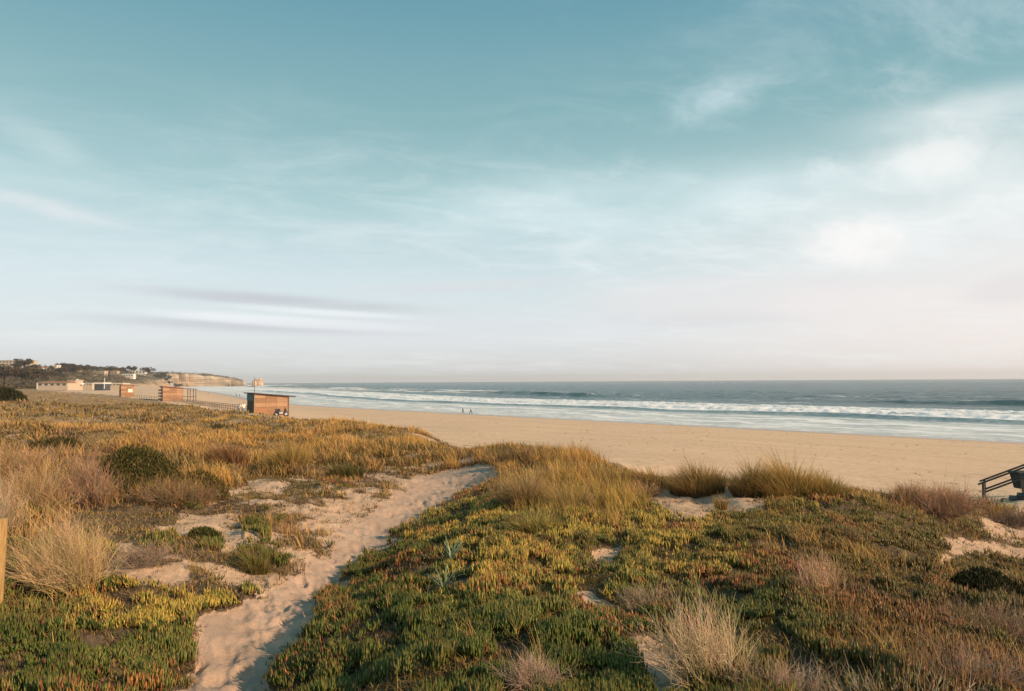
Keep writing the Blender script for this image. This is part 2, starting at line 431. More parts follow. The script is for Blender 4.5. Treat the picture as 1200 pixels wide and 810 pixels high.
    scr = mix(nt, nc, (0.05, 0.048, 0.025), (0.20, 0.15, 0.085))
    hc = mix(nt, math_n(nt, 'MULTIPLY', math_n(nt, 'ADD', stp.outputs[0], math_n(nt, 'MULTIPLY', math_n(nt, 'SUBTRACT', nc, 0.45), 2.5), clamp=True), ck), scr, rock)
    c = mix(nt, hl, c, hc)
    nt.links.new(c, b.inputs['Base Color'])
    ro = nd(nt, 'ShaderNodeMapRange'); ro.inputs['To Min'].default_value = 0.9; ro.inputs['To Max'].default_value = 0.22
    nt.links.new(wet, ro.inputs['Value']); nt.links.new(ro.outputs[0], b.inputs['Roughness'])
    b.inputs['Specular IOR Level'].default_value = 0.3
    # footprints and grain
    vf = nd(nt, 'ShaderNodeTexVoronoi'); vf.feature = 'SMOOTH_F1'; vf.inputs['Scale'].default_value = 2.6; vf.inputs['Smoothness'].default_value = 0.4
    nt.links.new(pos, vf.inputs['Vector'])
    fh = ramp(nt, [(0.05, (0, 0, 0)), (0.32, (1, 1, 1))]); nt.links.new(vf.outputs['Distance'], fh.inputs['Fac'])
    hh = math_n(nt, 'ADD', math_n(nt, 'MULTIPLY', fh.outputs['Color'], 0.6), math_n(nt, 'MULTIPLY', n2, 1.6))
    hh = math_n(nt, 'ADD', hh, math_n(nt, 'MULTIPLY', n3, 0.35))
    hh = math_n(nt, 'ADD', hh, math_n(nt, 'MULTIPLY', n4, 0.05))
    hh = math_n(nt, 'MULTIPLY', hh, math_n(nt, 'SUBTRACT', 1.0, wet))
    bp = nd(nt, 'ShaderNodeBump'); bp.inputs['Strength'].default_value = 0.55; bp.inputs['Distance'].default_value = 0.06
    nt.links.new(hh, bp.inputs['Height']); nt.links.new(bp.outputs['Normal'], b.inputs['Normal'])
    return m

# ------------------------------------------------------------------ mesh helpers
def mesh_np(name, verts, quads=None, tris=None, attrs=None, smooth=False, mat=None):
    me = bpy.data.meshes.new(name)
    nq = 0 if quads is None else len(quads); ntr = 0 if tris is None else len(tris)
    me.vertices.add(len(verts)); me.vertices.foreach_set('co', np.ascontiguousarray(verts, dtype=np.float32).ravel())
    li = []
    if nq: li.append(np.asarray(quads, np.int32).ravel())
    if ntr: li.append(np.asarray(tris, np.int32).ravel())
    li = np.concatenate(li)
    me.loops.add(len(li)); me.loops.foreach_set('vertex_index', li)
    starts = np.concatenate([np.arange(nq) * 4, nq * 4 + np.arange(ntr) * 3]).astype(np.int32)
    me.polygons.add(nq + ntr); me.polygons.foreach_set('loop_start', starts)
    if smooth: me.polygons.foreach_set('use_smooth', np.ones(nq + ntr, dtype=bool))
    me.update(calc_edges=True)
    for k, v in (attrs or {}).items():
        v = np.asarray(v)
        if v.ndim == 2:
            a = me.attributes.new(k, 'FLOAT_COLOR', 'POINT')
            if v.shape[1] == 3: v = np.hstack([v, np.ones((len(v), 1))])
            a.data.foreach_set('color', np.ascontiguousarray(v, np.float32).ravel())
        else:
            a = me.attributes.new(k, 'FLOAT', 'POINT'); a.data.foreach_set('value', v.astype(np.float32))
    if mat: me.materials.append(mat)
    return me

def link(name, me, parent=None, loc=(0, 0, 0), rotz=0.0):
    o = bpy.data.objects.new(name, me); COL.objects.link(o)
    o.location = loc; o.rotation_euler = (0, 0, rotz)
    if parent: o.parent = parent
    return o

def tag(o, label=None, cat=None, group=None, kind=None):
    if label: o['label'] = label
    if cat: o['category'] = cat
    if group: o['group'] = group
    if kind: o['kind'] = kind
    return o

def polar_grid(rs, ang):
    R, A = np.meshgrid(rs, ang, indexing='ij')
    x = R * np.sin(A); y = R * np.cos(A)
    nr, na = R.shape
    i = np.arange(nr - 1)[:, None] * na + np.arange(na)[None, :]
    j = np.arange(nr - 1)[:, None] * na + (np.arange(na)[None, :] + 1) % na
    q = np.stack([i, j, j + na, i + na], -1).reshape(-1, 4)
    return x.ravel(), y.ravel(), q

def geo(a, b, ratio):
    return np.exp(np.arange(math.log(a), math.log(b), ratio))
front = np.radians(np.linspace(-46, 46, 860))
back = np.radians(np.linspace(46, 314, 90))[1:-1]
ANG = np.concatenate([front, back])
RS = np.concatenate([geo(0.4, 5, 0.06), geo(5, 34, 0.0062), geo(34, 130, 0.011), geo(130, 480, 0.02), geo(480, 1950, 0.0075), geo(1950, 9000, 0.06), [9200]])
gx, gy, gq = polar_grid(RS, ANG)
gh, gn, gs, ge, gice, ggr, glit, gdead, gpath, gsand, gpx, gpy = ground_z(gx, gy, True)
_, gcl = hills(gx, gy)
# footprints pressed into the sand of the path and the banks
def lane(t):
    L = [(270, 805, 3.08), (325, 745, 3.15), (372, 700, 3.2), (398, 672, 3.2), (440, 640, 3.22), (500, 600, 3.2), (545, 572, 3.15), (560, 552, 3.1)]
    Q = np.array([((px - 600) / F * (H * F / (py - yh(px))), H * F / (py - yh(px))) for px, py, H in L])
    return np.array([np.interp(t, np.linspace(0, 1, len(L)), Q[:, 0]), np.interp(t, np.linspace(0, 1, len(L)), Q[:, 1])])
_near = np.where((np.hypot(gx, gy) < 34) & (gy > 4) & (gice < 0.5))[0]
_nx, _ny = gx[_near], gy[_near]; _dz = np.zeros(len(_near))
for q in range(520):
    c = lane(rng.random()) + rng.normal(0, 0.42, 2) if q < 400 else np.array([rng.uniform(-7, 0), rng.uniform(9, 26)])
    an = rng.normal(-0.35, 0.35) + (PI if rng.random() < 0.4 else 0); dx, dy = math.sin(an), math.cos(an)
    m_ = (np.abs(_nx - c[0]) < 0.4) & (np.abs(_ny - c[1]) < 0.4)
    if not m_.any(): continue
    ux = (_nx[m_] - c[0]) * dx + (_ny[m_] - c[1]) * dy; vx = (_nx[m_] - c[0]) * -dy + (_ny[m_] - c[1]) * dx
    rr = np.sqrt((ux / 0.16) ** 2 + (vx / 0.075) ** 2)
    _dz[m_] += (-0.022 * np.exp(-rr ** 4 * 0.6) + 0.008 * np.exp(-((rr - 1.45) / 0.35) ** 2)) * rng.uniform(0.6, 1.2)
gh[_near] += np.clip(_dz, -0.06, 0.03)
# centre fan
gv = np.stack([gx, gy, gh], 1)
fan = np.array([[len(gv), (k + 1) % len(ANG), k] for k in range(len(ANG))])
gv = np.vstack([gv, [0, 0, gh[:len(ANG)].mean()]])
ap = lambda a: np.append(a, a[0])
lit2 = np.clip(np.maximum(glit, gdead), 0, 1)
me = mesh_np('ground', gv, gq[:, ::-1], fan[:, ::-1], {'inland': ap(-gn), 'along': ap(gs), 'litter': ap(lit2), 'meadow': ap(np.maximum(sstep(14, 30, np.hypot(gx, gy)) * (ggr > 0.05), (gn < -95) & (np.hypot(gx, gy) > 200))),
             'hill': ap(sstep(0.8, 2.5, ge)), 'cliff': ap(gcl), 'path_shade': ap(gpath * 1.0)}, True, ground_material())
# make sure normals face up
if me.polygons[1000].normal.z < 0: me.flip_normals()
ground = tag(link('ground', me), 'sand dunes, beach and far hills rising behind the coast', None, None, 'structure')

# ------------------------------------------------------------------ sea
def sea_h(n, s, x, y):
    z = 0.02 + 0.0 * n
    wob = (vnoise(s / 60, n * 0, 201) - 0.5) * 14 + (vnoise(s / 17, n * 0 + 3, 202) - 0.5) * 5
    nn = n + wob * sstep(3, 40, n)
    def ridge(c, w1, w2, a):   # shoreward face steep (w1), back gentle (w2)
        d = nn - c
        return a * np.where(d < 0, np.exp(-(d / w1) ** 2), np.exp(-(d / w2) ** 2))
    a1 = 0.5 + 0.5 * vnoise(s / 25, n * 0 + 9, 203)
    z = z + ridge(49, 1.0, 6, a1)
    a2 = 0.5 + 0.5 * vnoise(s / 30, n * 0 + 5, 204)
    z = z + ridge(68, 2, 12, a2) + ridge(92, 2.5, 10, a2 * 0.8)
    a3 = (0.25 + 1.25 * sstep(0.35, 0.7, vnoise((s - 20) / 170, n * 0 + 2, 207)))
    z = z + ridge(168, 5, 20, 1.35 * np.maximum(a3, 1.5 * np.exp(-((s - 10) / 90) ** 2)))
    z = z + ridge(245, 9, 25, 0.35) + ridge(330, 12, 30, 0.35)
    foamy = sstep(50, 56, nn) * sstep(118, 100, nn)
    z = z + foamy * (fbm(x * 0.55, y * 0.55, 210, 3) - 0.4) * 0.8
    r = np.hypot(x, y)
    chop = (fbm(x * 0.09 + n * 0.06, y * 0.09 + n * 0.06, 211, 4) - 0.5) * 0.9 + (fbm(s / 40, n / 9, 212, 3) - 0.5) * 0.5
    z = z + chop * sstep(100, 190, nn) * sstep(3000, 900, r)
    return z, nn
SRS = np.concatenate([geo(60, 150, 0.008), geo(150, 620, 0.0042), geo(620, 2600, 0.010), geo(2600, 9000, 0.05), [9100]])
SANG = np.radians(np.linspace(-50, 130, 1200))
R_, A_ = np.meshgrid(SRS, SANG, indexing='ij')
x_ = (R_ * np.sin(A_)).ravel(); y_ = (R_ * np.cos(A_)).ravel()
sn, ss_ = shore(x_, y_)
sz, snn = sea_h(sn, ss_, x_, y_)
sz = np.where(sn < 0.0, -0.04 * np.minimum(-sn, 30) , sz * sstep(-1, 6, sn) + 0.015)
na_ = len(SANG)
ii = (np.arange(len(SRS) - 1)[:, None] * na_ + np.arange(na_ - 1)[None, :])
sq = np.stack([ii, ii + na_, ii + na_ + 1, ii + 1], -1).reshape(-1, 4)
keep = (sn[sq] > -12).any(1)
sq = sq[keep]
used = np.unique(sq); remap = np.full(len(x_), -1); remap[used] = np.arange(len(used))
sq = remap[sq]

def sea_material():
    m, nt, b = new_mat('sea_water')
    n = attr(nt, 'off').outputs['Fac']; s = attr(nt, 'along').outputs['Fac']
    def vec(fs, fn, off=0.0):
        c = nd(nt, 'ShaderNodeCombineXYZ')
        nt.links.new(math_n(nt, 'MULTIPLY', s, fs), c.inputs['X']); nt.links.new(math_n(nt, 'MULTIPLY', n, fn), c.inputs['Y']); c.inputs['Z'].default_value = off
        return c.outputs[0]
    def noise(v, sc=1.0, det=5, ro=0.6):
        t = nd(nt, 'ShaderNodeTexNoise'); t.inputs['Scale'].default_value = sc; t.inputs['Detail'].default_value = det; t.inputs['Roughness'].default_value = ro
        nt.links.new(v, t.inputs['Vector']); return t.outputs['Fac']
    def rng_(v, a, b_, lo=0.0, hi=1.0):
        t = nd(nt, 'ShaderNodeMapRange'); t.interpolation_type = 'SMOOTHSTEP'
        t.inputs['From Min'].default_value = a; t.inputs['From Max'].default_value = b_; t.inputs['To Min'].default_value = lo; t.inputs['To Max'].default_value = hi
        nt.links.new(v, t.inputs['Value']); return t.outputs[0]
    nzL = noise(vec(0.012, 0.05), 1, 4); nzM = noise(vec(0.08, 0.35, 3), 1, 5); nzS = noise(vec(0.5, 1.0, 7), 1, 4, 0.65)
    big = noise(vec(0.004, 0.012, 11), 1, 3)
    nw = math_n(nt, 'ADD', n, math_n(nt, 'MULTIPLY', math_n(nt, 'SUBTRACT', nzM, 0.5), 16))
    # turbulent foam belt
    belt = math_n(nt, 'MULTIPLY', rng_(nw, 50, 54), rng_(nw, 122, 92))
    tx = math_n(nt, 'ADD', math_n(nt, 'MULTIPLY', nzM, 0.55), math_n(nt, 'MULTIPLY', nzS, 0.6))
    belt = math_n(nt, 'MULTIPLY', belt, rng_(tx, 0.40, 0.60, 0.35, 1.0))
    # wash running up the beach
    wash = math_n(nt, 'MULTIPLY', rng_(n, -1.0, 0.6), rng_(nw, 52, 44))
    wash = math_n(nt, 'MULTIPLY', wash, rng_(math_n(nt, 'ADD', math_n(nt, 'MULTIPLY', nzM, 0.6), math_n(nt, 'MULTIPLY', nzS, 0.4)), 0.38, 0.62, 0.12, 0.9))
    fl = math_n(nt, 'ADD', n, math_n(nt, 'MULTIPLY', math_n(nt, 'SUBTRACT', noise(vec(0.03, 0.02, 21), 1, 5), 0.5), 42))
    lines = math_n(nt, 'MULTIPLY', rng_(fl, 13.5, 14.2), rng_(fl, 20, 15))
    lines2 = math_n(nt, 'MULTIPLY', rng_(fl, 30, 31), rng_(fl, 40, 32))
    wash = math_n(nt, 'MAXIMUM', wash, math_n(nt, 'MULTIPLY', math_n(nt, 'MAXIMUM', lines, lines2), 0.9))
    # scattered whitecaps and outer breaker lines
    caps = math_n(nt, 'MULTIPLY', rng_(noise(vec(0.03, 0.22, 5), 1, 5), 0.60, 0.68), math_n(nt, 'MULTIPLY', rng_(n, 90, 120), rng_(n, 420, 200)))
    nl = math_n(nt, 'ADD', n, math_n(nt, 'MULTIPLY', math_n(nt, 'SUBTRACT', noise(vec(0.012, 0.0, 2), 1, 4), 0.5), 60))
    leftm = rng_(s, 330, 560)
    br1 = math_n(nt, 'MULTIPLY', math_n(nt, 'MULTIPLY', rng_(nl, 146, 152), rng_(nl, 185, 160)), rng_(nzL, 0.42, 0.55))
    br2 = math_n(nt, 'MULTIPLY', math_n(nt, 'MULTIPLY', rng_(nl, 200, 206), rng_(nl, 250, 215)), rng_(noise(vec(0.01, 0.02, 9), 1, 3), 0.48, 0.56))
    brk = math_n(nt, 'MULTIPLY', math_n(nt, 'MAXIMUM', br1, br2), leftm)
    lw = math_n(nt, 'MULTIPLY', math_n(nt, 'MULTIPLY', rng_(nw, 200, 120), rng_(s, 480, 900)), 0.75)
    foam = math_n(nt, 'MAXIMUM', math_n(nt, 'MAXIMUM', belt, wash), math_n(nt, 'MAXIMUM', caps, math_n(nt, 'MAXIMUM', brk, lw)))
    rn = nd(nt, 'ShaderNodeMapRange'); rn.inputs['From Min'].default_value = 0.0; rn.inputs['From Max'].default_value = 140
    nt.links.new(n, rn.inputs['Value'])
    wc = ramp(nt, [(0.0, (0.33, 0.36, 0.34)), (0.35, (0.13, 0.24, 0.27)), (0.75, (0.026, 0.125, 0.125)), (1.0, (0.004, 0.062, 0.068))])
    nt.links.new(rn.outputs[0], wc.inputs['Fac'])
    wv = mix(nt, 0.8, wc.outputs['Color'], mix(nt, nzL, (0.4, 0.5, 0.55), (1.3, 1.25, 1.2)), 'MULTIPLY')
    fc = mix(nt, nzS, (0.70, 0.73, 0.76), (0.97, 0.96, 0.95))
    c = mix(nt, foam, wv, fc)
    nt.links.new(c, b.inputs['Base Color'])
    nt.links.new(rng_(foam, 0.0, 0.6, 0.22, 0.8), b.inputs['Roughness'])
    b.inputs['IOR'].default_value = 1.33; b.inputs['Specular IOR Level'].default_value = 0.2
    tcn = nd(nt, 'ShaderNodeTexCoord')
    w1 = nd(nt, 'ShaderNodeTexNoise'); w1.inputs['Scale'].default_value = 0.5; w1.inputs['Detail'].default_value = 6; w1.inputs['Roughness'].default_value = 0.65
    nt.links.new(tcn.outputs['Object'], w1.inputs['Vector'])
    hh = math_n(nt, 'ADD', math_n(nt, 'MULTIPLY', w1.outputs['Fac'], 0.55), math_n(nt, 'MULTIPLY', nzM, 0.45))
    hh = math_n(nt, 'ADD', hh, math_n(nt, 'MULTIPLY', noise(vec(0.02, 0.13, 15), 1, 5), 1.6))
    bp = nd(nt, 'ShaderNodeBump'); bp.inputs['Distance'].default_value = 2.0
    nt.links.new(rng_(n, 20, 150, 0.12, 0.9), bp.inputs['Strength'])
    nt.links.new(hh, bp.inputs['Height']); nt.links.new(bp.outputs['Normal'], b.inputs['Normal'])
    return m
me = mesh_np('sea', np.stack([x_, y_, sz], 1)[used], sq, None, {'off': snn[used] * sstep(0, 8, sn[used]) + np.minimum(sn[used], 0), 'along': ss_[used]}, True, sea_material())
if me.polygons[1000].normal.z < 0: me.flip_normals()
tag(link('sea', me), 'green grey sea with lines of white breakers', None, None, 'structure')

# ------------------------------------------------------------------ plants
def blades(pos, hgt, wid, yaw, lean, bend, cb, ct):
    """curved tapering blades; returns verts, quads, tris, colours"""
    N = len(pos)
    d = np.stack([np.cos(yaw), np.sin(yaw), np.zeros(N)], 1)
    sd = rng.uniform(0, 2 * PI, N)
    side = np.stack([np.cos(sd), np.sin(sd), np.zeros(N)], 1) * (wid / 2)[:, None]
    upv = np.array([0, 0, 1.0])
    p0 = pos
    a1 = lean; a2 = lean + bend
    L = hgt[:, None]
    p1 = p0 + (d * np.sin(a1)[:, None] + upv * np.cos(a1)[:, None]) * L * 0.5
    p2 = p1 + (d * np.sin(a2)[:, None] + upv * np.cos(a2)[:, None]) * L * 0.5
    V = np.stack([p0 - side, p0 + side, p1 - side * 0.75, p1 + side * 0.75, p2], 1).reshape(-1, 3)
    k = np.arange(N)[:, None] * 5
    Q = k + np.array([0, 1, 3, 2]); T = k + np.array([2, 3, 4])
    cm = (cb + ct) / 2
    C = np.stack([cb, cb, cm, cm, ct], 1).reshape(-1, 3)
    return V, Q, T, C

class Acc:
    def __init__(s): s.V = []; s.Q = []; s.T = []; s.C = []; s.n = 0
    def add(s, V, Q, T, C):
        s.V.append(V); s.C.append(C)
        if Q is not None: s.Q.append(Q + s.n)
        if T is not None: s.T.append(T + s.n)
        s.n += len(V)
    def mesh(s, name, mat):
        return mesh_np(name, np.vstack(s.V), np.vstack(s.Q) if s.Q else None, np.vstack(s.T) if s.T else None, {'col': np.clip(np.vstack(s.C), 0.002, 0.95)}, False, mat)

def var(c, N, a=0.18, b=0.12):
    c = np.asarray(c, float)
    if c.ndim == 1: c = np.tile(c, (N, 1))
    return c * (1 + rng.normal(0, a, (N, 1))).clip(0.4, 1.8) * (1 + rng.normal(0, b, (N, 3))).clip(0.5, 1.6)

def sample_polar(N, r0_, r1_, power=1.0, a=40):
    t = rng.random(N)
    r = np.exp(math.log(r0_) + t ** power * (math.log(r1_) - math.log(r0_)))
    an = np.radians(rng.uniform(-a, a, N))
    return r * np.sin(an), r * np.cos(an)

# --- ice plant carpet
def ice_color(x, y, px, py):
    G = np.array([0.105, 0.125, 0.022]); LG = np.array([0.19, 0.19, 0.045]); Y = np.array([0.46, 0.34, 0.07]); O = np.array([0.40, 0.19, 0.06]); R = np.array([0.26, 0.09, 0.05]); OL = np.array([0.185, 0.15, 0.035]); GY = np.array([0.12, 0.17, 0.09])
    n1 = fbm(x * 0.8, y * 0.8, 301, 3); n2 = fbm(x * 2.2, y * 2.2, 302, 3)
    wY = blob(px, py, 610, 640, 95, 50) * 1.2 + blob(px, py, 780, 650, 110, 30) * 1.1 + blob(px, py, 560, 620, 60, 30) + blob(px, py, 720, 600, 100, 22) * 1.3 + blob(px, py, 200, 720, 130, 30) * 0.9 + blob(px, py, 100, 640, 100, 30) * 0.7 + blob(px, py, 480, 790, 40, 14) * 0.8 + blob(px, py, 850, 600, 130, 14) * 0.8 + blob(px, py, 640, 700, 160, 40) * 0.35
    wO = blob(px, py, 1040, 700, 130, 60) * 0.9 + blob(px, py, 860, 680, 70, 26) * 0.8 + blob(px, py, 455, 672, 32, 12) * 0.9 + blob(px, py, 560, 580, 50, 14) * 0.9 + blob(px, py, 1100, 760, 110, 40) * 0.8 + blob(px, py, 600, 660, 60, 30) * 0.45 + blob(px, py, 380, 718, 25, 20) + blob(px, py, 950, 590, 60, 10) * 0.8
    wG = 0.32 + blob(px, py, 480, 730, 160, 60) * 1.1 + blob(px, py, 900, 740, 120, 40) * 1.2 + blob(px, py, 60, 790, 140, 45) * 0.8 + blob(px, py, 700, 780, 120, 40) * 0.9 + blob(px, py, 400, 650, 80, 40) * 0.5
    wL = 0.25 + blob(px, py, 620, 720, 110, 40) * 0.9 + blob(px, py, 140, 720, 150, 60) * 0.7
    wOL = blob(px, py, 1030, 640, 200, 60) * 1.6 + 0.3 + blob(px, py, 1100, 740, 140, 60)
    wY = wY * sstep(0.35, 0.6, n1) * 1.3; wO = wO * sstep(0.4, 0.62, n2) * 1.5 + 0.8 * sstep(0.58, 0.68, n1) * (0.3 + 0.7 * sstep(300, 380, px)); wL = wL * sstep(0.35, 0.65, n2) * 1.4
    W = np.stack([wG, wL, wY, wO, wO * 0.5 + 0.12, wOL], 1) + 1e-3
    W = W * (0.35 + 1.3 * np.stack([fbm(x * 0.9 + 40 * i, y * 0.9, 350 + i, 3) for i in range(6)], 1)) ** 2
    W = W ** 2.0
    cum = np.cumsum(W / W.sum(1, keepdims=True), 1)
    pick = (rng.random(len(x))[:, None] > cum).sum(1).clip(0, 5)
    c = np.stack([G, LG, Y, O, R, OL])[pick]
    # browner plants on the right slope, its shade also put into their colour
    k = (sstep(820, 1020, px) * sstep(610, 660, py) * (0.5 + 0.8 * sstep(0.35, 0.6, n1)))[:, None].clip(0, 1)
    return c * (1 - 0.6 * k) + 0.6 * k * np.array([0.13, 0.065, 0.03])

def ice_field():
    xs, ys = [], []
    A = Acc()
    for (r_a, r_b, N, sz_k, nl) in [(4.6, 9.0, 56000, 1.15, 5), (9.0, 16, 90000, 1.12, 4), (16, 34, 64000, 1.2, 4)]:
        x, y = sample_polar(N, r_a, r_b, 1.0, 39)
        h, n, s, e, ice, gr, lit, dead, path, sand, px, py = ground_z(x, y, True)
        k = (rng.random(N) < ice * sstep(0.40, 0.54, fbm(x * 3.0, y * 3.0, 333, 4)))
        x, y, h, px, py = [q[k] for q in (x, y, h, px, py)]
        N = len(x)
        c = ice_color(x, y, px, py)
        pl = fbm(x * 5, y * 5, 330, 2)
        for j in range(nl):
            L = rng.uniform(0.035, 0.105, N) * sz_k * (0.35 + 1.3 * pl)
            W = rng.uniform(0.011, 0.016, N) * sz_k
            yaw = rng.uniform(0, 2 * PI, N); lean = rng.uniform(0.02, 0.45, N) + 0.9 * rng.random(N) * sstep(0.45, 0.6, fbm(x * 1.9, y * 1.9, 340, 3))
            d = np.stack([np.cos(yaw), np.sin(yaw), 0 * yaw], 1)
            a = np.stack([-np.sin(yaw), np.cos(yaw), 0 * yaw], 1)
            ax = d * np.sin(lean)[:, None] + np.array([0, 0, 1.0]) * np.cos(lean)[:, None]
            nn_ = np.cross(ax, a)
            p0 = np.stack([x, y, h + 0.005 + 0.05 * pl * sz_k], 1) + d * 0.012 * sz_k + rng.normal(0, 0.012 * sz_k, (N, 3)) * [1, 1, 0.4]
            ax2 = d * np.sin(lean * 0.35)[:, None] + np.array([0, 0, 1.0]) * np.cos(lean * 0.35)[:, None]
            w = W[:, None]; l = L[:, None]
            def tri(p, q): return [p + a * w * 0.5 * q + nn_ * w * 0.25 * q, p - a * w * 0.5 * q + nn_ * w * 0.25 * q, p - nn_ * w * 0.55 * q]
            pm = p0 + ax * l * 0.55; pt = pm + ax2 * l * 0.45
            V = np.stack(tri(p0, 0.7) + tri(pm, 1.0) + [pt], 1).reshape(-1, 3)
            b = np.arange(N)[:, None] * 7
            Q = np.vstack([b + [0, 1, 4, 3], b + [1, 2, 5, 4], b + [2, 0, 3, 5]]); T = np.vstack([b + [3, 4, 6], b + [4, 5, 6], b + [5, 3, 6]])
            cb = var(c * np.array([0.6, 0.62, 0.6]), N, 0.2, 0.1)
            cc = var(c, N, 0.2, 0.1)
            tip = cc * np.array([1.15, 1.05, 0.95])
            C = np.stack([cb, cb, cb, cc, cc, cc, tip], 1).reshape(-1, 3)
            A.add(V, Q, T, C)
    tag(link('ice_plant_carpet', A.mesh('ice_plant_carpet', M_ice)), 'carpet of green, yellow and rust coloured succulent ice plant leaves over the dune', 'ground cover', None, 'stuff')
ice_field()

# --- dead grey stalks in the gaps of the carpet
def litter_field():
    A = Acc()
    x, y = sample_polar(120000, 4.8, 26, 1.0, 39)
    h, n, s, e, ice, gr, lit, dead, path, sand, px, py = ground_z(x, y, True)
    p = np.maximum(dead * 0.95, (ice > 0.1) * 0.10); p = np.maximum(p, (lit > 0.2) * 0.6)
    edge = fbm(x * 2.5, y * 2.5, 401, 3)
    p = np.maximum(p, (~path) * (n < -80) * (ice < 0.1) * (edge > 0.55) * 0.35)
    k = rng.random(len(x)) < p
    x, y, h = x[k], y[k], h[k]; N = len(x); r = np.hypot(x, y)
    c = np.where(rng.random(N)[:, None] < 0.55, [[0.075, 0.06, 0.055]], [[0.24, 0.17, 0.11]])
    c = var(c, N)
    V, Q, T, C = blades(np.stack([x, y, h + 0.01], 1), rng.uniform(0.06, 0.22, N), np.maximum(0.004, r * 0.0005), rng.uniform(0, 2 * PI, N), rng.uniform(1.15, 1.6, N), rng.normal(0, 0.25, N), c, c)
    A.add(V, Q, T, C)
    tag(link('dead_stalk_litter', A.mesh('dead_stalk_litter', M_twig)), 'dead grey and brown stalks lying between the plants on the dune', 'plant litter', None, 'stuff')
litter_field()

def herb_field():
    A = Acc()
    for ra, rb, N, k_ in [(4.7, 14, 110000, 1.0), (14, 45, 120000, 1.0), (45, 140, 40000, 1.0)]:
        x, y = sample_polar(N, ra, rb, 1.0, 39)
        h, n, s, e, ice, gr, lit, dead, path, sand, px, py = ground_z(x, y, True)
        nz = fbm(x * 1.3, y * 1.3, 77, 4); f2 = fbm(x * 3.0, y * 3.0, 411, 3)
        p = np.where(path, 0.0, 0.15 + 0.9 * sstep(0.46, 0.60, nz * 0.6 + f2 * 0.4)) * (n < -86)
        p = np.where(ice > 0.5, 0.85, p * sstep(0.38, 0.5, f2))
        p = np.where(gr > 0.2, np.maximum(p, 0.7), p) * (n < -86) * ~path * np.where(sand, 0.22, 1.0)
        k = rng.random(N) < p
        x, y, h, px, py = [q[k] for q in (x, y, h, px, py)]; N = len(x); r = np.hypot(x, y)
        cols = np.array([(0.32, 0.23, 0.06), (0.15, 0.12, 0.035), (0.22, 0.13, 0.06), (0.055, 0.042, 0.028), (0.42, 0.28, 0.12)])
        w = np.stack([fbm(x * 0.5 + 31 * i, y * 0.5, 420 + i, 3) for i in range(5)], 1) ** 5 * np.array([1.2, 1, 1, 0.9, 1.2])
        cum = np.cumsum(w / w.sum(1, keepdims=True), 1); c0 = cols[(rng.random(N)[:, None] > cum).sum(1).clip(0, 4)]
        for j in range(3):
            s_ = np.maximum(0.03, r * 0.0022) * rng.uniform(0.6, 1.5, N)
            pos = np.stack([x + rng.normal(0, 1, N) * s_, y + rng.normal(0, 1, N) * s_, h], 1)
            c = var(c0, N, 0.2, 0.08)
            A.add(*blades(pos, s_ * 1.6, s_ * 0.38, rng.uniform(0, 2 * PI, N), rng.uniform(0.2, 1.4, N), rng.normal(0.1, 0.3, N), c * 0.8, c))
    tag(link('creeping_herbs', A.mesh('creeping_herbs', M_grass)), 'low yellowish and brown creeping herbs scattered over the sandy banks', 'ground cover', None, 'stuff')
herb_field()

GOLD = np.array([0.62, 0.37, 0.115]); STRAW = np.array([0.64, 0.44, 0.20]); BROWN = np.array([0.30, 0.165, 0.08]); OLIVE = np.array([0.15, 0.14, 0.04]); DARK = np.array([0.06, 0.05, 0.02]); MAUVE = np.array([0.34, 0.215, 0.15]); YG = np.array([0.42, 0.31, 0.075])
def grass_color(x, y, px, py, tn):
    N = len(x)
    n1 = fbm(x * 0.16, y * 0.16, 501, 3); n2 = fbm(x * 0.5, y * 0.5, 502, 3); n3 = fbm(x * 0.07, y * 0.07, 503, 2)
    wg = 1.0 + 0 * px; ws = 0.35 * sstep(0.4, 0.6, n2) * 2; wb = sstep(0.48, 0.6, n1) * 1.3
    wo = sstep(0.5, 0.62, n2) * 0.9; wd = sstep(0.56, 0.66, n2) * 1.8 + sstep(0.58, 0.66, fbm(x * 0.25, y * 0.12, 505, 3)) * 2.0; wm = blob(px, py, 40, 560, 170, 60) * 1.5 + 0.4 * sstep(0.5, 0.6, n3) * (px < 420)
    wy = blob(px, py, 690, 600, 100, 26) * 4.0 + blob(px, py, 900, 560, 80, 25) * 1.0 + 0.1
    cr = blob(px, py, 610, 530, 90, 12) * 2
    wd = wd + 2.2 * sstep(0.44, 0.34, tn); wg = wg * (0.5 + 1.6 * sstep(0.42, 0.58, tn)); wo = wo + 0.8 * sstep(0.46, 0.38, tn)
    wo = wo + cr; wb = wb + cr + blob(px, py, 1110, 590, 70, 14) * 4
    wg = wg * (1 - 0.7 * np.clip(blob(px, py, 1110, 590, 70, 14) * 2, 0, 1)) + blob(px, py, 350, 525, 140, 20) * 0.8
    W = np.stack([wg, ws, wb, wo, wd, wm, wy], 1); W = W ** 1.5
    cum = np.cumsum(W / W.sum(1, keepdims=True), 1)
    pick = (rng.random(N)[:, None] > cum).sum(1).clip(0, 6)
    return np.stack([GOLD, STRAW, BROWN, OLIVE, DARK, MAUVE, YG])[pick]

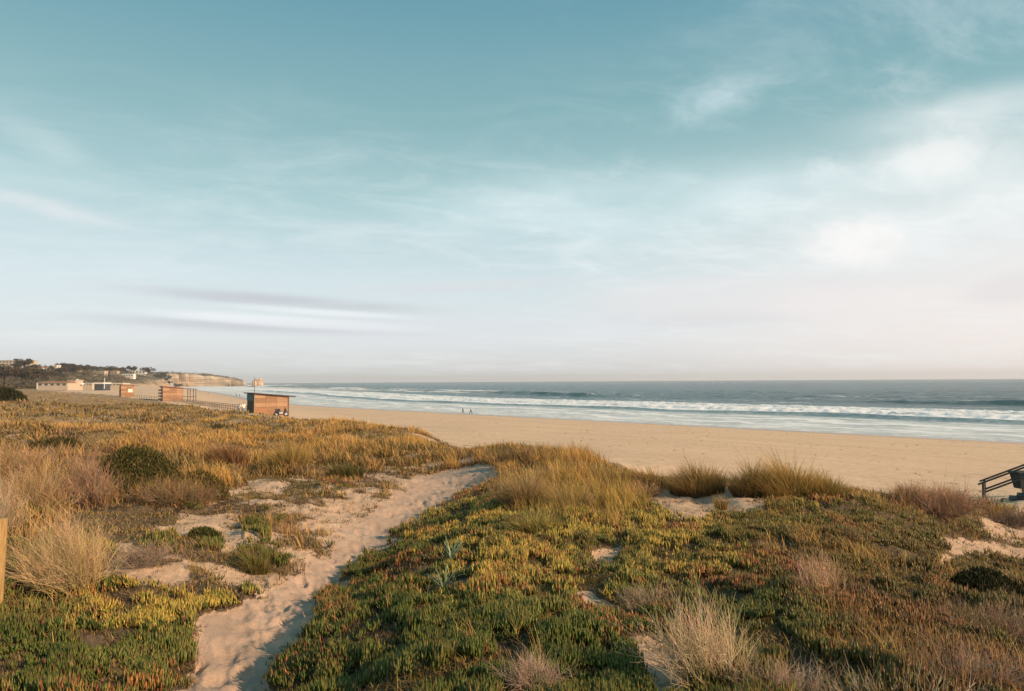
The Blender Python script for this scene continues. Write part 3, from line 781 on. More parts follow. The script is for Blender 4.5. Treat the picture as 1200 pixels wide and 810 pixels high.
def grass_field():
    A = Acc()
    for (ra, rb, NT, nb, hk) in [(6, 20, 34000, 6, 1.0), (20, 60, 78000, 6, 1.0), (60, 400, 46000, 4, 1.0)]:
        x, y = sample_polar(NT, ra, rb, 1.0, 39)
        h, n, s, e, ice, gr, lit, dead, path, sand, px, py = ground_z(x, y, True)
        tn = fbm(x * 0.55, y * 0.55, 520, 3)          # tussock pattern
        p = gr * sstep(0.22, 0.44, tn)
        far_keep = (n < -82) & (e < 1)
        k = (rng.random(NT) < p) & far_keep
        # a few stray blades poking out of the carpet
        k |= (rng.random(NT) < (0.05 + 0.45 * blob(px, py, 1000, 630, 150, 40) + 0.25 * blob(px, py, 760, 640, 160, 40) + 0.2 * blob(px, py, 1080, 780, 200, 60)) * (ice > 0.2)) & far_keep & (np.hypot(x, y) < 24)
        x, y, h, px, py, tn, gr_ = [q[k] for q in (x, y, h, px, py, tn, gr)]
        N = len(x); c0 = grass_color(x, y, px, py, tn)
        sz0 = (0.10 + 0.62 * sstep(0.40, 0.64, tn) ** 1.4) * (1 - 0.45 * np.clip(blob(px, py, 575, 525, 85, 14) * 1.3, 0, 1)) * (0.6 + 0.4 * (gr_ > 0.3)) * rng.uniform(0.6, 1.25, N)
        r = np.hypot(x, y)
        sz0 = sz0 * (1 - 0.45 * sstep(28, 70, r))
        for j in range(nb):
            ro = 0.03 + 0.05 * (r / 20)
            pos = np.stack([x + rng.normal(0, ro), y + rng.normal(0, ro), h - 0.02], 1)
            H = sz0 * rng.uniform(0.45, 1.0, N)
            Wd = np.maximum(0.005, r * 0.00072) * rng.uniform(0.7, 1.3, N)
            yaw = rng.normal(PI * 0.95, 1.5, N)
            lean = np.abs(rng.normal(0.25, 0.28, N)); bend = rng.uniform(0.1, 0.8, N)
            c = var(c0, N, 0.2, 0.08)
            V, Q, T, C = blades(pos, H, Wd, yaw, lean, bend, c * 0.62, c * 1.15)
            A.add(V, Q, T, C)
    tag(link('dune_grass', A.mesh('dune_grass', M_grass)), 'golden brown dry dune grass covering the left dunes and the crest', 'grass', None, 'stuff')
grass_field()

# --- ray / ground meeting point
def hit(px, py):
    r = ray(px, py); ts = np.exp(np.linspace(math.log(3), math.log(700), 700))
    P = CAM[None] + r[None] * ts[:, None] / r[1]
    hz = ground_z(P[:, 0], P[:, 1])
    k = np.where(P[:, 2] < hz)[0]
    if len(k) == 0: return P[-1]
    i = k[0]
    p = P[i]; return np.array([p[0], p[1], hz[i]])

def scraps():
    A = Acc(); N = 1500
    px = rng.uniform(330, 1260, N); D = rng.uniform(38, 230, N); x = (px - 600) / F * D; y = D
    n, s_ = shore(x, y); d = -n
    p = np.where((d > 5) & (d < 78), 0.35, 0.0); p = np.where(np.abs(d - 9 - 2 * np.sin(s_ / 23)) < 0.8, 1.0, p); p = np.where(np.abs(d - 38 - 3 * np.sin(s_ / 31)) < 1.0, 0.9, p)
    k = rng.random(N) < p; x, y = x[k], y[k]; h = ground_z(x, y); m_ = len(x)
    for j in range(4):
        c = var((0.12, 0.075, 0.05), m_, 0.3, 0.1)
        pos = np.stack([x + rng.normal(0, 0.07, m_), y + rng.normal(0, 0.07, m_), h + 0.01], 1)
        A.add(*blades(pos, rng.uniform(0.12, 0.38, m_), rng.uniform(0.03, 0.10, m_), rng.uniform(0, 2 * PI, m_), rng.uniform(1.2, 1.5, m_), rng.normal(0, 0.15, m_), c, c))
    tag(link('seaweed_scraps', A.mesh('seaweed_scraps', M_twig)), 'dark scraps of seaweed and driftwood scattered over the open beach', 'beach debris', None, 'stuff')
scraps()

# --- individual plants
def tussock(name, px, py, wpx, hpx, cb, ct, nbl, label, cat, lean_s=0.45, dry=False, group=None, wind=0.15, depth_k=0.7):
    p = hit(px, py); D = p[1]; k = D / F
    Wm, Hm = wpx * k, hpx * k
    N = nbl
    a = rng.uniform(0, 2 * PI, N); q = np.sqrt(rng.random(N)) * 0.5
    ox, oy = np.cos(a) * q * Wm * 0.80, np.sin(a) * q * Wm * 0.80 * depth_k
    lump = fbm(ox * 3 / Wm * 2 + 50 + px, oy * 3 / Wm * 2, 611, 3)
    zz = ground_z(p[0] + ox, p[1] + oy) - p[2]
    pos = np.stack([ox, oy, zz - 0.02], 1)
    lean = q * lean_s * 1.3 + np.abs(rng.normal(0, 0.16, N)); bend = rng.uniform(0.05, 0.7, N)
    yaw = a + rng.normal(0, 0.5, N)
    lx = np.sin(lean) * np.cos(yaw) - wind; ly = np.sin(lean) * np.sin(yaw)
    yaw = np.arctan2(ly, lx); lean = np.arcsin(np.clip(np.hypot(lx, ly), 0, 0.97))
    H = Hm * rng.uniform(0.35, 1.05, N) * (1 - 0.9 * q) * (0.35 + 1.25 * lump) * np.where(rng.random(N) < 0.05, 1.35, 1.0) + 0.12 * Hm
    Wd = np.maximum(0.005, D * 0.00075) * rng.uniform(0.7, 1.3, N)
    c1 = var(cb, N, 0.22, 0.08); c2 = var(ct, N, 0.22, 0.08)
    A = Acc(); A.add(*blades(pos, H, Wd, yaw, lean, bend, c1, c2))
    o = link(name, A.mesh(name, M_grass), None, tuple(p))
    return tag(o, label, cat, group)

def tube_strip(P0, P1, w0, w1, c0, c1, A):
    """thin three sided twigs from arrays of ends"""
    d = P1 - P0; L = np.linalg.norm(d, axis=1, keepdims=True) + 1e-9; d = d / L
    ref = np.where(np.abs(d[:, 2:3]) > 0.9, [[1.0, 0, 0]], [[0, 0, 1.0]])
    a = np.cross(d, ref); a /= np.linalg.norm(a, axis=1, keepdims=True) + 1e-9; b = np.cross(d, a)
    ring = lambda P, w: [P + (a * math.cos(t) + b * math.sin(t)) * w[:, None] for t in (0, 2.094, 4.189)]
    V = np.stack(ring(P0, w0) + ring(P1, w1), 1).reshape(-1, 3)
    N = len(P0); k = np.arange(N)[:, None] * 6
    Q = np.vstack([k + [0, 1, 4, 3], k + [1, 2, 5, 4], k + [2, 0, 3, 5]])
    C = np.stack([c0] * 3 + [c1] * 3, 1).reshape(-1, 3)
    A.add(V, Q, None, C)

def twig_bush(name, px, py, wpx, hpx, c0, c1, stems, label, cat, spread=1.0, split=3, group=None, wind=-0.1, curl=0.25, green=None):
    p = hit(px, py); D = p[1]; k = D / F
    Wm, Hm = wpx * k, hpx * k
    A = Acc()
    N = stems
    a = rng.uniform(0, 2 * PI, N); q = np.sqrt(rng.random(N))
    base = np.stack([np.cos(a) * q * Wm * 0.27, np.sin(a) * q * Wm * 0.22, np.full(N, -0.03)], 1) + rng.normal(0, 0.03, (N, 3)) * [Wm, Wm, 0]
    lm_ = 0.45 + 1.1 * fbm(np.cos(a) * q * 2.2 + px, np.sin(a) * q * 2.2, 701, 3)
    tgt = np.stack([np.cos(a) * q * Wm * 0.5 * spread + wind * Hm, np.sin(a) * q * Wm * 0.4 * spread, Hm * (1.0 - 0.5 * q ** 2) * rng.uniform(0.55, 1.12, N) * lm_], 1)
    tgt[:, :2] += rng.normal(0, 0.13, (N, 2)) * Wm
    segs = 4; P = base.copy(); w = np.maximum(0.0025, D * 0.00033) * np.ones(N)
    ca = var(c0, N, 0.2, 0.08); cb = var(c1, N, 0.2, 0.08)
    for i in range(segs):
        t = (i + 1) / segs
        out = t ** 0.8
        Pn = base + (tgt - base) * np.stack([np.full(N, out), np.full(N, out), np.full(N, t ** 0.95)], 1)
        Pn += rng.normal(0, 0.035, (N, 3)) * Hm * (i > 0)
        cc0 = ca * (1 - i / segs) + cb * (i / segs); cc1 = ca * (1 - t) + cb * t
        tube_strip(P, Pn, w * (1 - 0.55 * i / segs), w * (1 - 0.55 * t), cc0, cc1, A)
        if i >= 1:
            for j in range(split):
                dv = (Pn - P); ln = np.linalg.norm(dv, axis=1, keepdims=True)
                e = P + dv * rng.uniform(0.0, 1.0, (N, 1))
                f = e + (dv / ln * 0.8 + rng.normal(0, curl * 1.6, (N, 3)) + np.array([0, 0, 0.25])) * Hm * rng.uniform(0.10, 0.24, (N, 1))
                tube_strip(e, f, w * 0.6, w * 0.35, cc1, cb, A)
                g = f + (f - e + rng.normal(0, 0.03, (N, 3)) * Hm) * 0.7
                tube_strip(f, g, w * 0.35, w * 0.2, cb, cb * 1.1, A)
        P = Pn
    o = link(name, A.mesh(name, M_twig), None, tuple(p))
    return tag(o, label, cat, group)

TAN = (0.42, 0.29, 0.17); PALE = (0.56, 0.42, 0.27); GREYB = (0.26, 0.19, 0.14)
twig_bush('dry_bush', 835, 800, 104, 80, (0.36, 0.25, 0.09), PALE, 170, 'pale straw dry bush with fanned stems, the largest in the right foreground', 'dry bush', wind=-0.25)
twig_bush('dry_bush', 965, 700, 50, 42, (0.35, 0.23, 0.12), (0.50, 0.34, 0.21), 95, 'tan dry bush alone on rust coloured ground cover of the right slope', 'dry bush', wind=-0.2)
twig_bush('dry_bush', 92, 695, 88, 82, (0.33, 0.24, 0.09), (0.62, 0.43, 0.23), 260, 'rounded sand coloured dry bush right of the yellow wooden stake', 'dry bush', wind=-0.25)
twig_bush('dead_twig_ball', 624, 806, 52, 26, GREYB, (0.42, 0.30, 0.21), 170, 'low tangled ball of grey brown dead twigs at the bottom centre', 'dead plant', spread=1.1, curl=0.7)
twig_bush('dry_bush', 925, 824, 110, 32, GREYB, (0.36, 0.26, 0.18), 130, 'brown grey twiggy bush on the bottom edge, right of the straw bush', 'dry bush', spread=1.2, curl=0.5)
twig_bush('dry_bush', 760, 716, 60, 22, GREYB, (0.36, 0.27, 0.19), 150, 'low grey brown bush just above the pale straw bush', 'dry bush', spread=1.2, curl=0.5)
twig_bush('dry_bush', 35, 602, 120, 46, (0.26, 0.18, 0.10), (0.46, 0.31, 0.16), 220, 'wide mauve brown dry bush behind the wooden stake', 'dry bush', wind=-0.3, spread=1.1)
twig_bush('dry_bush', 15, 556, 110, 32, (0.28, 0.18, 0.10), (0.46, 0.30, 0.16), 200, 'reddish brown dry bush at the left edge, behind the mauve brown one', 'dry bush', wind=-0.3, spread=1.1)
twig_bush('dry_bush', 108, 592, 62, 46, (0.26, 0.16, 0.10), (0.40, 0.26, 0.16), 190, 'brown dry bush between the green mound and the sand coloured round bush', 'dry bush', wind=-0.2)
twig_bush('dry_bush', 205, 592, 80, 24, (0.15, 0.10, 0.06), (0.27, 0.18, 0.10), 360, 'low brown bush at the foot of the dark green mound', 'dry bush', spread=1.2, curl=0.5)
twig_bush('dry_bush', 1098, 604, 75, 26, (0.20, 0.13, 0.09), (0.36, 0.22, 0.14), 420, 'reddish brown bush on the crest left of the stair railing', 'dry bush', spread=1.25, curl=0.5)
twig_bush('dry_bush', 1178, 614, 80, 11, (0.10, 0.075, 0.06), (0.20, 0.14, 0.10), 380, 'flat dark brown bush on sand below the stair railing', 'dry bush', spread=1.3, curl=0.6)
twig_bush('dry_bush', 170, 662, 60, 20, GREYB, (0.30, 0.22, 0.16), 130, 'small grey bush on the sand slope above the left green carpet', 'dry bush', spread=1.2, curl=0.6)
twig_bush('dry_bush', 755, 583, 38, 14, (0.22, 0.14, 0.08), (0.34, 0.22, 0.12), 130, 'small brown bush on the left end of the bright sand patch', 'dry bush', spread=1.3, curl=0.5)
twig_bush('dry_bush', 1060, 838, 150, 38, GREYB, (0.46, 0.34, 0.23), 60, 'sparse pale stalks of a dry bush at the bottom right', 'dry bush', spread=1.2, curl=0.35)
twig_bush('dry_bush', 1130, 806, 130, 34, (0.12, 0.09, 0.07), (0.30, 0.21, 0.15), 150, 'dark brown twiggy bush in the bottom right corner', 'dry bush', spread=1.3, curl=0.6)
twig_bush('dry_bush', 1165, 745, 110, 30, (0.12, 0.09, 0.07), (0.26, 0.18, 0.12), 170, 'dark brown bush at the right edge above the corner bush', 'dry bush', spread=1.3, curl=0.6)
twig_bush('dry_bush', 6, 632, 36, 58, (0.40, 0.29, 0.18), (0.52, 0.40, 0.27), 60, 'few pale bent stalks rising behind the wooden stake', 'dry bush')

G_M = 'marram grass tussocks along the dune crest'
MD = (0.10, 0.062, 0.022); 
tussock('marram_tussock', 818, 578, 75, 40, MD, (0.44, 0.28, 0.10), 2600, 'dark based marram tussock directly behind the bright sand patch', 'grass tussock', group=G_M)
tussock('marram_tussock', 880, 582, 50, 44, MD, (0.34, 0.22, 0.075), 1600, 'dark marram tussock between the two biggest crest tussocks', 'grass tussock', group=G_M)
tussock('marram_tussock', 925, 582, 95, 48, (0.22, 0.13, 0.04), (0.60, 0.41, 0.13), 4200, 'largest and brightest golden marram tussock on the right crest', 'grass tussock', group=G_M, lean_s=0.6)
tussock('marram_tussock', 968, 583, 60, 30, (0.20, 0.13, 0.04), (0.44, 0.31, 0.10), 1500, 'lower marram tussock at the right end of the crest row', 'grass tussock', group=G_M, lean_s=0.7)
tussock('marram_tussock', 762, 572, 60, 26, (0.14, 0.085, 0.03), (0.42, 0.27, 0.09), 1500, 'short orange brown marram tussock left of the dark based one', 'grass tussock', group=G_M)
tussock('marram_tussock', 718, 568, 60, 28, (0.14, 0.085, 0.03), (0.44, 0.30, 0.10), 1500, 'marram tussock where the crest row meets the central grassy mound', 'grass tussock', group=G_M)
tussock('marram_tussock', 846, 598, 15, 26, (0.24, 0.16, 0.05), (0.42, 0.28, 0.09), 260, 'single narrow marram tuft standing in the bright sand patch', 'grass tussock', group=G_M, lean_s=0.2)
tussock('marram_tussock', 610, 592, 55, 55, (0.28, 0.19, 0.09), (0.50, 0.35, 0.17), 900, 'tall straw coloured tussock where the mound meets the sand path', 'grass tussock', lean_s=0.5)
tussock('marram_tussock', 625, 622, 70, 40, (0.30, 0.24, 0.06), (0.46, 0.34, 0.12), 800, 'yellow drooping tussock below the tall straw coloured one on the central mound', 'grass tussock', lean_s=1.1)
tussock('marram_tussock', 668, 600, 60, 42, (0.26, 0.18, 0.07), (0.48, 0.33, 0.14), 900, 'wispy brown tussock in the middle of the central grassy mound', 'grass tussock', lean_s=0.6)
tussock('marram_tussock', 715, 592, 60, 46, (0.22, 0.15, 0.05), (0.44, 0.29, 0.10), 1200, 'orange brown tussock at the right end of the central grassy mound', 'grass tussock', lean_s=0.5)
tussock('marram_tussock', 600, 545, 50, 22, (0.10, 0.065, 0.03), (0.26, 0.17, 0.07), 1000, 'dark brown tussock on the far knoll right of the path', 'grass tussock')
tussock('marram_tussock', 640, 540, 60, 18, (0.16, 0.10, 0.04), (0.32, 0.21, 0.08), 900, 'low brown tussock on the right half of the far knoll', 'grass tussock')
tussock('marram_tussock', 335, 555, 60, 46, (0.26, 0.18, 0.06), (0.50, 0.33, 0.10), 1500, 'bright golden tussock left of the olive bush on the left dune', 'grass tussock', lean_s=0.6)
tussock('marram_tussock', 405, 560, 46, 24, (0.07, 0.06, 0.02), (0.17, 0.15, 0.045), 1200, 'dark olive tussock at the top of the sandy bank', 'grass tussock', lean_s=0.7)
tussock('marram_tussock', 265, 545, 50, 34, (0.20, 0.11, 0.05), (0.38, 0.21, 0.10), 1300, 'rust brown tussock left of the bright golden one', 'grass tussock', lean_s=0.4)
tussock('marram_tussock', 300, 672, 36, 38, (0.10, 0.08, 0.02), (0.27, 0.22, 0.06), 350, 'upright olive tuft on the sandy bank beside the path', 'grass tussock', lean_s=0.5)
tussock('marram_tussock', 1000, 835, 90, 66, (0.14, 0.14, 0.05), (0.34, 0.27, 0.12), 220, 'thin green grass tuft at the bottom edge right of centre', 'grass tussock', lean_s=0.5)

# strap leaved sea lilies
def lily(px, py, wpx, label, nl=15, lean=(0.3, 1.1)):
    p = hit(px, py); k = p[1] / F; Lm = wpx * k * 0.62
    A = Acc(); N = nl
    yaw = rng.uniform(0, 2 * PI, N); ln = rng.uniform(*lean, N); L = Lm * rng.uniform(0.7, 1.1, N); W = np.full(N, 0.02)
    P = np.zeros((N, 3)) + rng.normal(0, 0.02, (N, 3)) * [1, 1, 0]
    c = var((0.13, 0.19, 0.10), N, 0.1, 0.05)
    segs = 6; rows = []
    for i in range(segs + 1):
        t = i / segs; a = ln + 0.9 * t * t
        d = np.stack([np.cos(yaw) * np.sin(a), np.sin(yaw) * np.sin(a), np.cos(a)], 1)
        if i: P = P + d * (L / segs)[:, None]
        sidev = np.stack([-np.sin(yaw), np.cos(yaw), 0 * yaw], 1) * (W * (1 - t ** 3) * 0.6)[:, None]
        rows += [P - sidev, P + sidev + [0, 0, 0.004]]
    V = np.stack(rows, 1).reshape(-1, 3); n = 2 * (segs + 1); b = np.arange(N)[:, None] * n
    Q = np.vstack([b + [2 * i, 2 * i + 1, 2 * i + 3, 2 * i + 2] for i in range(segs)])
    A.add(V, Q, None, np.repeat(c, n, axis=0))
    o = link('sea_lily', A.mesh('sea_lily', M_ice), None, (p[0], p[1], p[2] + 0.03))
    tag(o, label, 'plant', 'grey green strap leaved plants in the carpet')
lily(527, 664, 56, 'grey green strap leaved plant, the upper one of the pair on the central mound', 18, (0.1, 0.8))
lily(520, 694, 66, 'grey green plant with arching leaves, the lower one of the pair on the central mound', 14, (0.5, 1.1))

# leafy green bushes
def leafy(name, px, py, wpx, hpx, cols, n, label, cat='bush', flat=1.0):
    p = hit(px, py); k = p[1] / F; Wm, Hm = wpx * k, hpx * k
    N = n; A = Acc()
    lobes = rng.normal(0, 1, (9, 3)); lobes /= np.linalg.norm(lobes, axis=1, keepdims=True)
    d = rng.normal(0, 1, (N, 3)); d[:, 2] = np.abs(d[:, 2]); d /= np.linalg.norm(d, axis=1, keepdims=True)
    rr = rng.uniform(0.55, 1.0, N) ** 0.5 * (0.78 + 0.22 * np.max(d @ lobes.T, axis=1))
    pos = d * rr[:, None] * np.array([Wm / 2, Wm / 2 * 0.8, Hm])
    zz = ground_z(p[0] + pos[:, 0], p[1] + pos[:, 1]) - p[2]
    pos[:, 2] += zz
    cc = np.asarray(cols)[rng.integers(0, len(cols), N)]
    s_ = max(0.03, p[1] * 0.0022)
    c = var(cc, N, 0.25, 0.08)
    A.add(*blades(pos, rng.uniform(0.6, 1.4, N) * s_ * 2, np.full(N, s_ * 0.55), rng.uniform(0, 2 * PI, N), rng.uniform(0, 1.3, N), rng.normal(0, 0.3, N), c * 0.8, c))
    o = link(name, A.mesh(name, M_crown), None, tuple(p))
    return tag(o, label, cat)
leafy('green_bush', 158, 574, 118, 52, [(0.035, 0.042, 0.014), (0.055, 0.065, 0.018), (0.10, 0.085, 0.025), (0.14, 0.11, 0.03)], 9000, 'dark green rounded bush mound on the left dune')
leafy('green_bush', 232, 582, 80, 30, [(0.06, 0.055, 0.018), (0.15, 0.11, 0.03), (0.20, 0.14, 0.04)], 4500, 'olive brown bush mound right of the dark green one')
leafy('green_bush', 8, 470, 44, 15, [(0.03, 0.035, 0.016), (0.05, 0.05, 0.02)], 2500, 'dark green bush at the left edge in front of the far trees')
leafy('green_bush', 240, 633, 40, 12, [(0.05, 0.07, 0.02), (0.12, 0.11, 0.03)], 1500, 'low olive cushion bush on the sandy slope above the path')
leafy('green_bush', 1165, 700, 90, 30, [(0.03, 0.032, 0.014), (0.055, 0.05, 0.02)], 3000, 'low blackish green bush near the right edge')
leafy('green_bush', 65, 530, 60, 14, [(0.05, 0.05, 0.02), (0.10, 0.08, 0.03)], 2000, 'dark low bush in the grass behind the left dry bushes')

# ------------------------------------------------------------------ solids
def bm_box(bm, c, s, rot=None):
    r = bmesh.ops.create_cube(bm, size=1.0)
    M = Matrix.Translation(c) @ (rot.to_4x4() if rot else Matrix.Identity(4)) @ Matrix.Diagonal((*s, 1))
    bmesh.ops.transform(bm, matrix=M, verts=r['verts']); return r['verts']

def bm_bar(bm, a, b, r, seg=8, r2=None):
    a, b = Vector(a), Vector(b); d = b - a
    q = d.to_track_quat('Z', 'Y').to_matrix().to_4x4()
    v = bmesh.ops.create_cone(bm, cap_ends=True, segments=seg, radius1=r, radius2=r if r2 is None else r2, depth=d.length)
    bmesh.ops.transform(bm, matrix=Matrix.Translation((a + b) / 2) @ q, verts=v['verts']); return v['verts']

def obj(name, bm, mat, parent=None, loc=(0, 0, 0), rotz=0, bevel=0):
    me = bpy.data.meshes.new(name); bm.to_mesh(me); bm.free(); me.materials.append(mat)
    o = link(name, me, parent, loc, rotz)
    if bevel:
        b = o.modifiers.new('bevel', 'BEVEL'); b.width = bevel; b.segments = 2
    return o

def empty(name, loc, rotz=0):
    o = bpy.data.objects.new(name, None); COL.objects.link(o); o.location = loc; o.rotation_euler = (0, 0, rotz); o.empty_display_size = 0.3
    return o

def gz(x, y): return float(ground_z(np.array([x], float), np.array([y], float))[0])

M_wood_dark = simple_mat('weathered_dark_wood', (0.075, 0.06, 0.055), 0.75, 0.4, 8, stretch=(1, 1, 6))
M_wood_grey = simple_mat('weathered_grey_wood', (0.32, 0.25, 0.185), 0.8, 0.35, 8)
M_wood_yel = simple_mat('yellow_stake_wood', (0.52, 0.33, 0.12), 0.75, 0.25, 14, (0.28, 0.16, 0.06), (8, 8, 0.5))
M_door = simple_mat('dark_door', (0.055, 0.04, 0.035), 0.7)
M_teal = simple_mat('teal_panel', (0.045, 0.15, 0.16), 0.6, 0.3, 5)
M_roofd = simple_mat('dark_roof', (0.05, 0.035, 0.03), 0.8)
M_roofr = simple_mat('red_brown_roof', (0.26, 0.10, 0.06), 0.8)
M_white = simple_mat('white_paint', (0.70, 0.67, 0.61), 0.6, 0.08)
M_cream = simple_mat('cream_render', (0.52, 0.43, 0.33), 0.8, 0.12, 0.5)
M_tile = simple_mat('orange_roof_tiles', (0.42, 0.19, 0.09), 0.8)
M_glass = simple_mat('dark_window', (0.06, 0.07, 0.08), 0.2, 0.2)
M_bin = simple_mat('bin_plastic', (0.006, 0.018, 0.022), 0.8)
M_black = simple_mat('black_rubber', (0.02, 0.02, 0.022), 0.5)
M_greym = simple_mat('pale_metal', (0.6, 0.6, 0.6), 0.35, 0.1, metal=0.3)

def panel_wood():
    m, nt, b = new_mat('hut_boards')
    tc = nd(nt, 'ShaderNodeTexCoord')
    br = nd(nt, 'ShaderNodeTexBrick'); br.inputs['Scale'].default_value = 1.0
    br.inputs['Brick Width'].default_value = 1.62; br.inputs['Row Height'].default_value = 0.62; br.inputs['Mortar Size'].default_value = 0.02; br.offset = 0.0
    br.inputs['Color1'].default_value = (0.27, 0.15, 0.085, 1); br.inputs['Color2'].default_value = (0.46, 0.29, 0.17, 1); br.inputs['Mortar'].default_value = (0.16, 0.07, 0.03, 1)
    sp = nd(nt, 'ShaderNodeSeparateXYZ'); nt.links.new(tc.outputs['Object'], sp.inputs[0])
    cb = nd(nt, 'ShaderNodeCombineXYZ'); nt.links.new(math_n(nt, 'ADD', sp.outputs['X'], sp.outputs['Y']), cb.inputs['X']); nt.links.new(sp.outputs['Z'], cb.inputs['Y'])
    nt.links.new(cb.outputs[0], br.inputs['Vector'])
    w = nd(nt, 'ShaderNodeTexNoise'); w.inputs['Scale'].default_value = 1.0; w.inputs['Detail'].default_value = 5
    mp = nd(nt, 'ShaderNodeMapping'); mp.inputs['Scale'].default_value = (1.2, 14, 1); nt.links.new(cb.outputs[0], mp.inputs['Vector']); nt.links.new(mp.outputs[0], w.inputs['Vector'])
    r = ramp(nt, [(0.3, (0.72, 0.68, 0.62)), (0.7, (1.1, 1.08, 1.05))]); nt.links.new(w.outputs['Fac'], r.inputs['Fac'])
    nt.links.new(mix(nt, 1.0, br.outputs['Color'], r.outputs['Color'], 'MULTIPLY'), b.inputs['Base Color'])
    b.inputs['Roughness'].default_value = 0.7
    return m
M_panel = panel_wood()

# hut by the beach.  local x along the wide face, y into the hut, origin at the left front corner
def hut(px, py, D, rot, W, Dp, hl, hr, label, kind):
    p = at_depth(px, py, D)
    t = empty('beach_hut', (p[0], p[1], p[2]), rot)
    tag(t, label, 'hut', 'wooden huts on the upper beach')
    bm = bmesh.new()
    f0, f1 = 0.0, W
    vs = [bm.verts.new(v) for v in [(0, 0, -0.5), (W, 0, -0.5), (W, Dp, -0.5), (0, Dp, -0.5), (0, 0, hl), (W, 0, hr), (W, Dp, hr), (0, Dp, hl)]]
    for q in [(0, 1, 5, 4), (1, 2, 6, 5), (2, 3, 7, 6), (3, 0, 4, 7), (4, 5, 6, 7), (3, 2, 1, 0)]: bm.faces.new([vs[i] for i in q])
    obj('wall', bm, M_panel, t)
    return t, p
def roof_slab(t, x0, x1, z0, z1, y0, y1, th, mat):
    bm = bmesh.new()
    vs = [bm.verts.new(v) for v in [(x0, y0, z0), (x1, y0, z1), (x1, y1, z1), (x0, y1, z0), (x0, y0, z0 + th), (x1, y0, z1 + th), (x1, y1, z1 + th), (x0, y1, z0 + th)]]
    for q in [(0, 1, 5, 4), (1, 2, 6, 5), (2, 3, 7, 6), (3, 0, 4, 7), (4, 5, 6, 7), (3, 2, 1, 0)]: bm.faces.new([vs[i] for i in q])
    return obj('roof', bm, mat, t)

def boxes(items):
    bm = bmesh.new()
    for c, s in items: bm_box(bm, c, s)
    return bm

HR = math.radians(37.4)
t, p = hut(297.5, 487.6, 105, HR, 5.1, 3.0, 3.12, 2.62, 'largest wooden hut, nearest to the sea, with orange board wall and dark door side', 1)
roof_slab(t, -0.35, 6.0, 3.17, 2.58, -0.3, 3.5, 0.13, M_roofd)
obj('door', boxes([((-0.04, 1.5, 1.05), (0.08, 2.5, 2.1))]), M_door, t)
obj('teal_panel', boxes([((-0.05, 1.5, 2.62), (0.10, 2.7, 0.92))]), M_teal, t)
for xx, zt in ((0.05, 3.1), (5.05, 2.6)):
    obj('corner_post', boxes([((xx, -0.05, zt / 2 - 0.1), (0.12, 0.1, zt))]), M_wood_grey, t)
obj('hatch', boxes([((1.0, -0.02, 0.62), (1.9, 0.04, 0.95))]), simple_mat('hatch_wood', (0.36, 0.17, 0.08), 0.7), t)
bm = bmesh.new(); bm_bar(bm, (0.55, 1.5, 3.1), (0.55, 1.5, 5.4), 0.035, 6); obj('mast', bm, M_wood_dark, t)

t2, p2 = hut(190.5, 469.5, 188, HR, 4.9, 2.6, 3.5, 3.1, 'middle wooden hut with a covered open porch on its right side', 1)
roof_slab(t2, -0.3, 8.4, 3.56, 2.72, -0.3, 2.9, 0.14, M_roofr)
for xx in (6.6, 8.0):
    for yy in (0.0, 2.4):
        obj('porch_post', boxes([((xx, yy, 1.15), (0.14, 0.14, 3.4))]), M_wood_dark, t2)
obj('porch_rail', boxes([((6.4, 0.0, 0.9), (3.1, 0.1, 0.12))]), M_wood_dark, t2)
for i in range(4):
    obj('side_shelf', boxes([((-0.32, 1.3, 0.35 + i * 0.75), (0.5, 2.0, 0.34))]), M_black, t2)
    obj('shelf_edge', boxes([((-0.36, 1.3, 0.72 + i * 0.75), (0.56, 2.1, 0.06))]), M_white, t2)
t3, p3 = hut(141.5, 465.0, 235, HR, 3.9, 2.6, 3.7, 3.5, 'farthest and leftmost wooden hut, with a white square notice on its wall', 1)
roof_slab(t3, -0.35, 5.3, 3.78, 3.45, -0.3, 2.9, 0.14, M_roofr)
obj('white_notice', boxes([((2.7, -0.04, 1.9), (1.3, 0.06, 1.1))]), M_white, t3)
obj('door', boxes([((-0.04, 1.3, 1.1), (0.08, 1.7, 2.6))]), M_door, t3)
# timber deck under the far hut
def strip_between(name, P, w, th, mat, parent=None):
    bm = bmesh.new()
    for a, b in zip(P[:-1], P[1:]):
        a = Vector(a); b = Vector(b); d = b - a; L = d.length
        q = d.to_track_quat('Y', 'Z').to_matrix()
        n = max(1, int(L / 0.6))
        for i in range(n):
            c = a + d * ((i + 0.5) / n)
            bm_box(bm, c, (w, L / n - 0.05, th), q)
    return obj(name, bm, mat, parent)

def fence(P, name, label, h=1.05, post_every=2.2, rails=(0.98, 0.55), side=0.0, pr=0.06, rr=0.035, cat='railing', group=None):
    base = P[0]
    t = empty(name, tuple(base)); tag(t, label, cat, group)
    P = [Vector(p) - Vector(base) for p in P]
    pts = []
    for a, b in zip(P[:-1], P[1:]):
        n = max(1, round((b - a).length / post_every))
        for i in range(n): pts.append(a + (b - a) * (i / n))
    pts.append(P[-1])
    for q in pts:
        bm = bmesh.new(); bm_box(bm, (q.x, q.y, q.z + h / 2 - 0.15), (2 * pr, 2 * pr, h + 0.3)); obj('post', bm, M_wood_grey, t)
    for hz in rails:
        bm = bmesh.new()
        for a, b in zip(pts[:-1], pts[1:]): bm_bar(bm, a + Vector((0, 0, hz)), b + Vector((0, 0, hz)), rr, 6)
        obj('rail', bm, M_wood_grey, t)
    return t
def gp(px, py, D, dz=0.0):
    q = at_depth(px, py, D); return (q[0], q[1], q[2] + dz)
